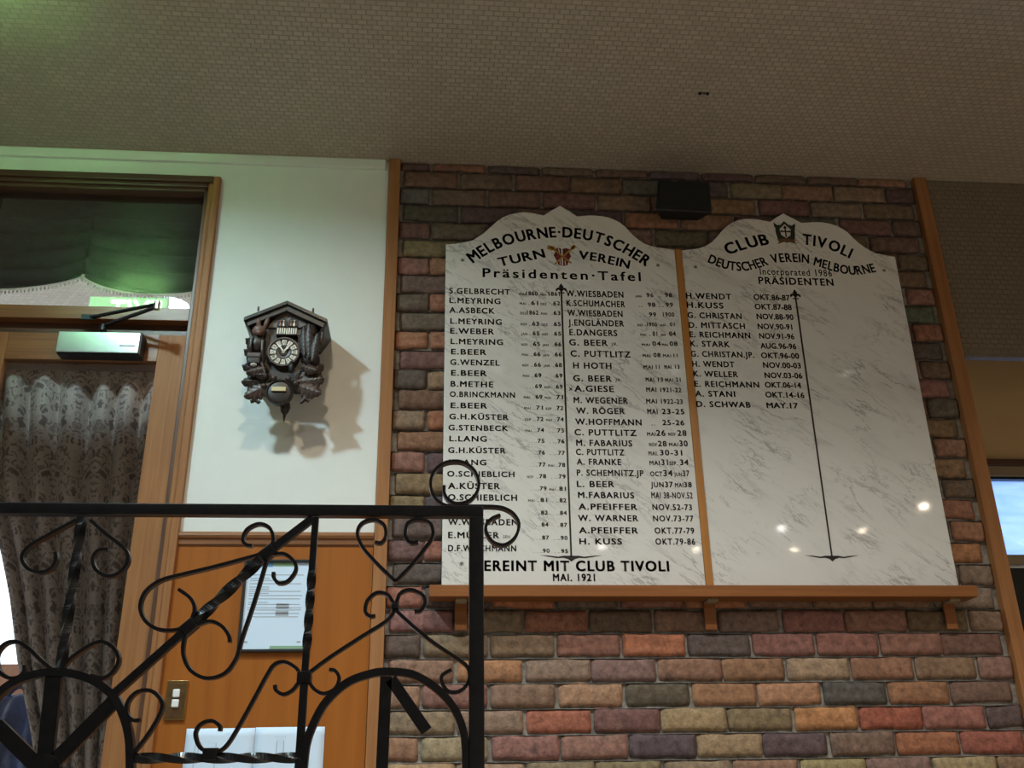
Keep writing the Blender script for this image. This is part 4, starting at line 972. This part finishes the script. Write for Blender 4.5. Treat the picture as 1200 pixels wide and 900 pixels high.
# ================================================================== things on the wainscot
WY = -.008
def build_notices():
    # framed notice
    a = at(284, 656, WY-.012); c = at(361, 764, WY-.012)
    tl = at(288.5, 655.5, WY-.012); br = at(355.5, 764, WY-.012)
    x0, x1 = tl.x-.004, tl.x+.240; zt, zb = tl.z, br.z
    t = thing('framed_notice', 'printed notice in thin black frame on the wood panel', 'framed notice', ((x0+x1)/2, WY, zb))
    b = MB(); f = .010
    b.box((x0, WY-.016, zb), (x0+f, WY-.001, zt), .002); b.box((x1-f, WY-.016, zb), (x1, WY-.001, zt), .002)
    b.box((x0+f, WY-.016, zt-f), (x1-f, WY-.001, zt), .002); b.box((x0+f, WY-.016, zb), (x1-f, WY-.001, zb+f), .002)
    b.build('frame', M['black'], t, smooth=40)
    b = MB(); b.box((x0+f, WY-.006, zb+f), (x1-f, WY-.002, zt-f)); sh = b.build('sheet', M['paper'], t)
    w_ = x1-x0-2*f; h_ = zt-zb-2*f; X = x0+f; Z = zt-f
    b = MB(); b.box((X, WY-.0066, Z-.016), (X+.4*w_, WY-.006, Z)); b.build('header_band', M['blue'], sh)
    b = MB(); b.box((X+.4*w_, WY-.0066, Z-.014), (X+.78*w_, WY-.006, Z)); b.build('green_band', M['green'], sh); b = MB(); b.box((X+.45*w_, WY-.0066, zb+f+.002), (X+w_, WY-.006, zb+f+.012)); b.build('green_band', M['green'], sh)
    rnd = random.Random(3); b = MB(); z = Z-.045
    while z > zb+f+.11:
        l = rnd.choice([.9, .95, .6, .92, .35]); b.box((X+.06*w_, WY-.0064, z-.0014), (X+(.06+l*.88)*w_, WY-.006, z+.0014)); z -= rnd.choice([.0075, .0075, .012])
    b.box((X+.50*w_, WY-.0064, Z-.165), (X+.70*w_, WY-.006, Z-.147)); b.box((X+.50*w_, WY-.0064, Z-.19), (X+.70*w_, WY-.006, Z-.172))
    b.box((X+.02*w_, WY-.0064, zb+f+.022), (X+.10*w_, WY-.006, zb+f+.028)); b.box((X+.86*w_, WY-.0064, zb+f+.022), (X+.92*w_, WY-.006, zb+f+.028))
    b.build('printed_lines', M['ink'], sh)
    # two plans
    for lab, (u0, u1, vt, sk) in (('left printed plan sheet pinned to wood panel below the light switch', (219, 299.5, 853.5, 0)), ('right printed plan sheet with small drawing, lapping the sheet beside it', (300, 381, 852, .0015))):
        p0 = at(u0, vt, WY); p1 = at(u1, vt, WY); W = p1.x-p0.x; H = .21; X, Z = p0.x, (p0.z+p1.z)/2; y = WY-.001-sk
        t = thing('plan_sheet', lab, 'paper', (X+W/2, WY, Z-H))
        b = MB(); b.grid(lambda u, v: Vector((X+W*u, y-.0015*sin(pi*v)*(1-u), Z-H*v)), 8, 8); sh = b.build('sheet', M['paper'], t, solid=.0006)
        b = MB(); yy = y-.0025
        def ln(xa, za, xb, zb_, w=.0008): b.box((X+xa*W-w, yy-.0003, Z-za*H-w), (X+xb*W+w, yy, Z-zb_*H+w) if False else (X+xb*W+w, yy, Z-zb_*H-w-.0001))
        def rect(xa, za, xb, zb_): ln(xa, za, xb, za); ln(xa, zb_, xb, zb_); ln(xa, za, xa, zb_); ln(xb, za, xb, zb_)
        if sk == 0:
            rect(.15, .22, .45, .62); rect(.2, .3, .4, .45)
            for k, (a_, b_) in enumerate(((.58, .80), (.62, .75), (.6, .78), (.62, .7))): ln(a_, .08+.07*k, b_, .08+.07*k, .0012)
            ln(.55, .05, .75, .05, .0018)
        else:
            rect(.32, .20, .42, .38); rect(.30, .14, .44, .15)
            for k in range(5): ln(.345, .22+.03*k, .40, .22+.03*k, .0012)
            ln(.34, .5, .42, .5); ln(.80, .05, .92, .05, .0016); ln(.8, .55, .86, .55, .0016)
        ln(.86, .06, .95, .06, .0016)
        b.build('printed_lines', M['ink'], sh)
    # light switch
    a = at(196.5, 797.5, WY-.008); c = at(221, 797.5, WY-.008); d = at(208, 844, WY-.008)
    t = thing('light_switch', 'brass double light switch with two white rockers on the wood panel', 'light switch', ((a.x+c.x)/2, WY, d.z))
    b = MB(); b.box((a.x, WY-.009, d.z), (c.x, WY-.0005, a.z), .002); pl = b.build('brass_plate', M['brass'], t, smooth=40)
    b = MB(); b.box((a.x+.007, WY-.0105, d.z+.008), (c.x-.007, WY-.008, a.z-.010), .0008); b.build('inner_plate', M['brasspl'], t, smooth=40)
    xm = (a.x+c.x)/2; zm = (a.z+d.z)/2
    for s in (-1, 1):
        b = MB(); b.box((xm-.012, WY-.018, zm+.006+s*.0165-.014), (xm+.012, WY-.010, zm+.006+s*.0165+.013), .004, 3); b.build('rocker', M['white'], t, smooth=50)
build_notices()

# ================================================================== wrought iron railing
def build_railing():
    Y = -1.9
    def R(u, v): return at(u, v, Y)
    end = R(558, 601)
    t = thing('iron_railing', 'black wrought iron railing with scrolls in front of the door and wood panel', 'railing', (end.x, Y, PLAT))
    h = .0115
    XL = .15
    tp = R(300, 592.5).z; zt = tp; zb_ = R(300, 608).z+.004
    b = MB(); b.box((XL, Y-h, zb_), (end.x+.0125, Y+h, zt), .002); b.build('top_rail', M['iron'], t, smooth=40)
    b = MB(); b.box((XL, Y-h, PLAT+.09), (end.x+.0125, Y+h, PLAT+.11), .002); b.build('bottom_rail', M['iron'], t, smooth=40)
    b = MB(); b.box((end.x-.0125, Y-.0125, PLAT), (end.x+.0125, Y+.0125, zb_), .002); b.build('post', M['iron'], t, smooth=40)
    b = MB(); b.box((XL-.02, Y-.0125, PLAT), (XL+.005, Y+.0125, zt), .002); b.build('post', M['iron'], t, smooth=40)
    SQ = lambda a: [(-a, -a), (a, -a), (a, a), (-a, a)]
    FL = lambda w_, d: [(-w_, -d), (w_, -d), (w_, d), (-w_, d)]
    def line(p, q, n=2): return [p.lerp(q, k/n) for k in range(n+1)]
    def bar(nm, pts, sec, tw=None):
        b = MB(); b.sweep(pts, sec, twist=tw); return b.build(nm, M['iron'], t)
    def twist(n): return lambda k: n*2*pi*k
    # upright twisted bars
    p1 = R(96, 607); p2 = R(71, 786); bar('twisted_bar', line(p1, p2, 60), SQ(.0064), twist(.9))
    p3 = R(370, 607); p4 = R(351.5, 882); lowz = PLAT+.1
    q4 = Vector((p4.x, Y, lowz))
    bar('upright_bar', line(p3, R(357, 794), 50), SQ(.0055), lambda k: 2*pi*1.0*min(1, max(0, (k-.35)/.5)))
    bar('upright_bar', line(R(357, 794), q4, 8), SQ(.0062))
    # hubs, spokes and hoops
    hub = R(52, 905)
    bar('spoke', line(R(64, 789), hub), FL(.0125, .005)); bar('spoke', line(R(134, 822), hub), FL(.0115, .005)); bar('spoke', line(R(-4, 850), hub), FL(.0115, .005))
    b = MB(); b.lathe(hub+Vector((0, 0, 0)), [(.026, -.008), (.028, 0), (.026, .008)], 'Y', 24); b.build('hub', M['iron'], t, smooth=40)
    def hoop(pts):
        P = smoothpts([R(*q) for q in pts], 8)
        P = [Vector((P[0].x, Y, lowz))]+P+[Vector((P[-1].x, Y, lowz))]
        bar('hoop', P, FL(.0062, .008))
    hoop([(-32, 878), (-22, 842), (0, 813), (21, 798), (46, 790), (71, 788), (96, 792.5), (117, 802), (135, 818), (147, 843), (152.5, 868), (153.5, 900)])
    hoop([(356, 898), (359.5, 871), (368.4, 846.6), (382.8, 822), (407.5, 800), (436, 789.5), (456.8, 787.5), (485.6, 791.5), (514.4, 809.6), (534, 834), (544, 863), (546, 900)])
    sp = R(452.5, 793); bar('spoke', line(sp, Vector((R(441, 910).x, Y, lowz))), FL(.0095, .005))
    bar('cut_bar', line(R(458, 796), R(500, 857)), FL(.0095, .005))
    # diagonal, lower part plain, upper part twisted
    bar('diagonal_bar', line(R(131, 816), R(222, 735)), SQ(.0064))
    bar('twisted_bar', line(R(222, 735), R(314, 648), 50), SQ(.0074), twist(.85))
    bar('diagonal_bar', line(R(314, 648), R(366, 608)), SQ(.0064))
    bar('twisted_bar', line(R(153, 888.5), R(352, 888), 60), SQ(.0060), twist(1.2))
    # collars
    for u, v, rot in ((222, 735, .75), (314.5, 648, .75), (356.8, 794, 0), (247, 884, 0), (463, 711, 0)):
        c = R(u, v); a = .0115 if rot == 0 else .012
        if u == 463: a = .0062
        d = Vector((cos(rot), 0, sin(rot))); n = Vector((-sin(rot), 0, cos(rot)))
        b = MB(); b.prism([(c.x+d.x*sx*a+n.x*sz*a*.8, c.z+d.z*sx*a+n.z*sz*a*.8) for sx, sz in ((-1, -1), (1, -1), (1, 1), (-1, 1))], Y-.011, Y+.011, .002); b.build('collar', M['iron'], t, smooth=40)
    SC = [
     [(90.7, 610), (57, 628), (34, 642), (26.7, 654.7), (34, 667), (48, 671.4), (60.4, 667), (66.5, 656.4), (65.8, 647.6)],
     [(106.7, 610), (124.4, 626), (146, 643), (151, 656.4), (143, 670), (128, 676), (114, 669), (109.5, 656.4), (115.6, 646), (128, 644.5)],
     [(62, 785), (48, 773), (35.6, 761), (21, 752.5), (7, 755), (-3, 768), (-1, 785), (9, 794), (21, 794.5), (29, 788), (30, 780)],
     [(72, 783), (89, 768), (110, 755), (123, 753), (135, 761), (139.7, 774), (133, 788), (121, 795), (107, 791.6)],
     [(306, 650), (256, 663.6), (213, 674), (188.5, 681), (171, 694), (165, 711.6), (170.7, 727.6), (185, 737.5), (202.7, 739), (217, 736)],
     [(223, 731), (228.5, 715), (224, 702), (209.8, 691)],
     [(313, 656), (298.7, 704.4), (284.5, 747), (277, 772), (263, 789.8), (242, 795), (224, 786), (215.5, 768.4), (216, 750.7), (221, 739)],
     [(226, 735), (245, 728.5), (259.6, 733.6), (268.4, 745), (269.5, 753)],
     [(316.4, 644), (320.7, 633), (316.4, 619.5), (304, 614.5), (290, 621), (285, 633), (289, 639), (296, 640)],
     [(318, 650), (334, 650), (345, 659), (346.7, 669), (338, 681), (327, 683.8), (321, 677), (321, 671)],
     [(352, 790), (346.7, 782.7), (334, 776), (321.8, 779), (313, 791.6), (298.7, 818), (281, 850), (268, 871), (258, 880), (247, 882)],
     [(245, 882), (235, 876), (230, 865), (230.5, 856), (237, 848), (249, 845), (257.8, 851), (257.8, 857)],
     [(351, 799), (343, 809), (332.4, 814), (323.6, 809), (322.5, 803)],
     [(362, 799), (369.8, 809), (380.4, 813), (393, 807), (397.5, 795), (393, 786.5), (386, 785)],
     [(361, 790), (366, 786), (387.6, 770), (423, 747), (451, 729.5), (460, 720), (462.5, 712)],
     [(462, 709), (454.8, 698), (442, 695), (431, 704), (428, 716), (433, 722.4), (440, 722)],
     [(464, 709), (469, 696), (481.5, 691.6), (495, 697.8), (498, 707), (493, 716), (485.6, 717)],
     [(464, 713), (468, 719.5), (498, 746), (526.7, 766.4), (545, 779), (550, 789), (548, 801), (539, 810), (526.7, 811), (518.5, 802), (518, 792), (529, 785)],
     [(463.5, 682), (444.5, 663.6), (426, 643), (419, 626.6), (424, 614), (438, 609.5), (450, 616), (452, 628.7), (447, 636.5), (439.5, 636)],
     [(463.5, 682), (481.5, 663.6), (498, 643), (507, 628.7), (504, 614), (490, 609.5), (478, 614), (475, 628.7), (481, 636.5), (490, 636)],
     [(156, 884), (174, 861), (188.5, 836), (190, 822), (178, 810), (162, 811), (151, 822), (149.3, 836), (156, 844), (165, 844)],
    ]
    for pts in SC: bar('scroll', smoothpts([R(*q) for q in pts], 9), FL(.0028, .0065))
    # handrail end flourish
    fl = [(520.5, 570), (521, 580), (527, 588), (537, 591), (549, 588), (558, 579), (561, 567), (556, 553), (545, 544), (532, 541.5), (518, 545), (508, 555), (504.5, 568), (508, 582), (517, 591), (530, 595)]
    bar('end_scroll', smoothpts([R(*q) for q in fl], 9), FL(.0026, .008))
    fl = [(535, 594.3), (568, 594.3), (586.5, 595.5), (599, 601), (606.7, 610.6), (607.5, 620.5), (602, 632), (590, 639.4), (577, 635.5), (569.8, 624.6), (570, 615), (577, 608), (586, 604.5)]
    bar('end_scroll', smoothpts([R(*q) for q in fl], 9), FL(.0026, .008))
build_railing()

# ================================================================== lamps
def build_lamps():
    for k, (x, y, col, wt, r, spr) in enumerate(LAMPS):
        names = ['cool white round downlight nearest the door, mirrored in the transom glass', 'warm round downlight above the cuckoo clock', 'white round downlight, brightest spot mirrored in the right marble board',
                 'warm downlight mirrored beside the foot of the painted stem', 'warm downlight mirrored right of the painted stem', 'warm downlight mirrored near the right edge of the right board', 'warm downlight mirrored beside the divider strip', 'warm downlight mirrored below the last name on the left board', 'unseen cool fill downlight added over the left side of the room', 'unseen cool fill downlight added in line with the door, behind the landing', ]
        t = thing('ceiling_downlight', names[k], 'ceiling light', (x, y, CEIL), 'ceiling downlights')
        b = MB(); b.lathe((x, y, CEIL), [(r+.03, 0), (r+.03, -.006), (r+.023, -.010), (r+.005, -.008), (r+.001, 0)], 'Z', 32); b.build('trim_ring', M['white'], t, smooth=40)
        b = MB(); b.lathe((x, y, CEIL), [(r, -.001), (r, -.010), (r*.8, -.018), (r*.4, -.023), (.001, -.024)], 'Z', 32); b.build('lens', emit('lamp lens', col, 40.0), t, smooth=60)
        ld = bpy.data.lights.new('downlight', 'AREA'); ld.shape = 'DISK'; ld.size = r*1.9; ld.spread = radians(spr); ld.energy = wt; ld.color = col
        lo = bpy.data.objects.new('lamp_glow', ld); COL.objects.link(lo); lo.parent = t; lo.location = (0, 0, -.028)
build_lamps()
def build_spots():
    labs = ['surface-mounted white cylinder downlight in front of the left marble board', 'surface-mounted white cylinder downlight in front of the right marble board', 'surface-mounted white cylinder downlight in front of the papered bulkhead']
    for (x, y, col, wt), lab in zip(SPOTS, labs):
        t = thing('cylinder_downlight', lab, 'ceiling light', (x, y, CEIL), 'cylinder downlights')
        b = MB(); b.lathe((x, y, CEIL), [(.058, 0), (.058, -.13), (.052, -.13), (.050, -.03), (.002, -.03)], 'Z', 32); b.build('cylinder', M['white'], t, smooth=40)
        b = MB(); b.lathe((x, y, CEIL), [(.046, -.032), (.046, -.036), (.001, -.037)], 'Z', 24); b.build('lens', emit('spot lens', col, 6.0), t)
        ld = bpy.data.lights.new('downlight', 'AREA'); ld.shape = 'DISK'; ld.size = .08; ld.spread = radians(128); ld.energy = wt; ld.color = col
        lo = bpy.data.objects.new('lamp_glow', ld); COL.objects.link(lo); lo.parent = t; lo.location = (0, 0, -.128)
build_spots()

def build_exit():
    Y = -1.2; x0, x1 = -.09, .335; zb, zt = -.075, .11
    t = thing('exit_sign', 'lit green exit sign hung under the ceiling before the door, mirrored in the transom glass', 'sign', ((x0+x1)/2, Y, zb))
    b = MB(); b.box((x0, Y-.03, zb), (x1, Y, zt), .004); b.build('sign_body', M['white'], t, smooth=40)
    b = MB(); b.box((x0+.008, Y, zb+.008), (x1-.008, Y+.003, zt-.008)); b.build('green_panel', emit('lit green', (.13, .60, .17), SIGN_STRENGTH), t)
    b = MB(); b.box(((x0+x1)/2-.02, Y-.025, zt), ((x0+x1)/2+.02, Y-.005, CEIL)); b.build('hanger', M['white'], t)
    L = Lettering(Y+.0045); vs, fs = G('EXIT', .02); a = min(v.x for v in vs); c = max(v.x for v in vs)
    h = .13; w_ = .27; L.add(vs, fs, lambda p: Vector((x1-.035-(p.x-a)/(c-a)*w_, Y+.0045, -.045+p.y*h/_H)))
    L.build('exit_lettering', emit('lit white', (.75, 1.0, .70), SIGN_STRENGTH*1.2), t)
build_exit()
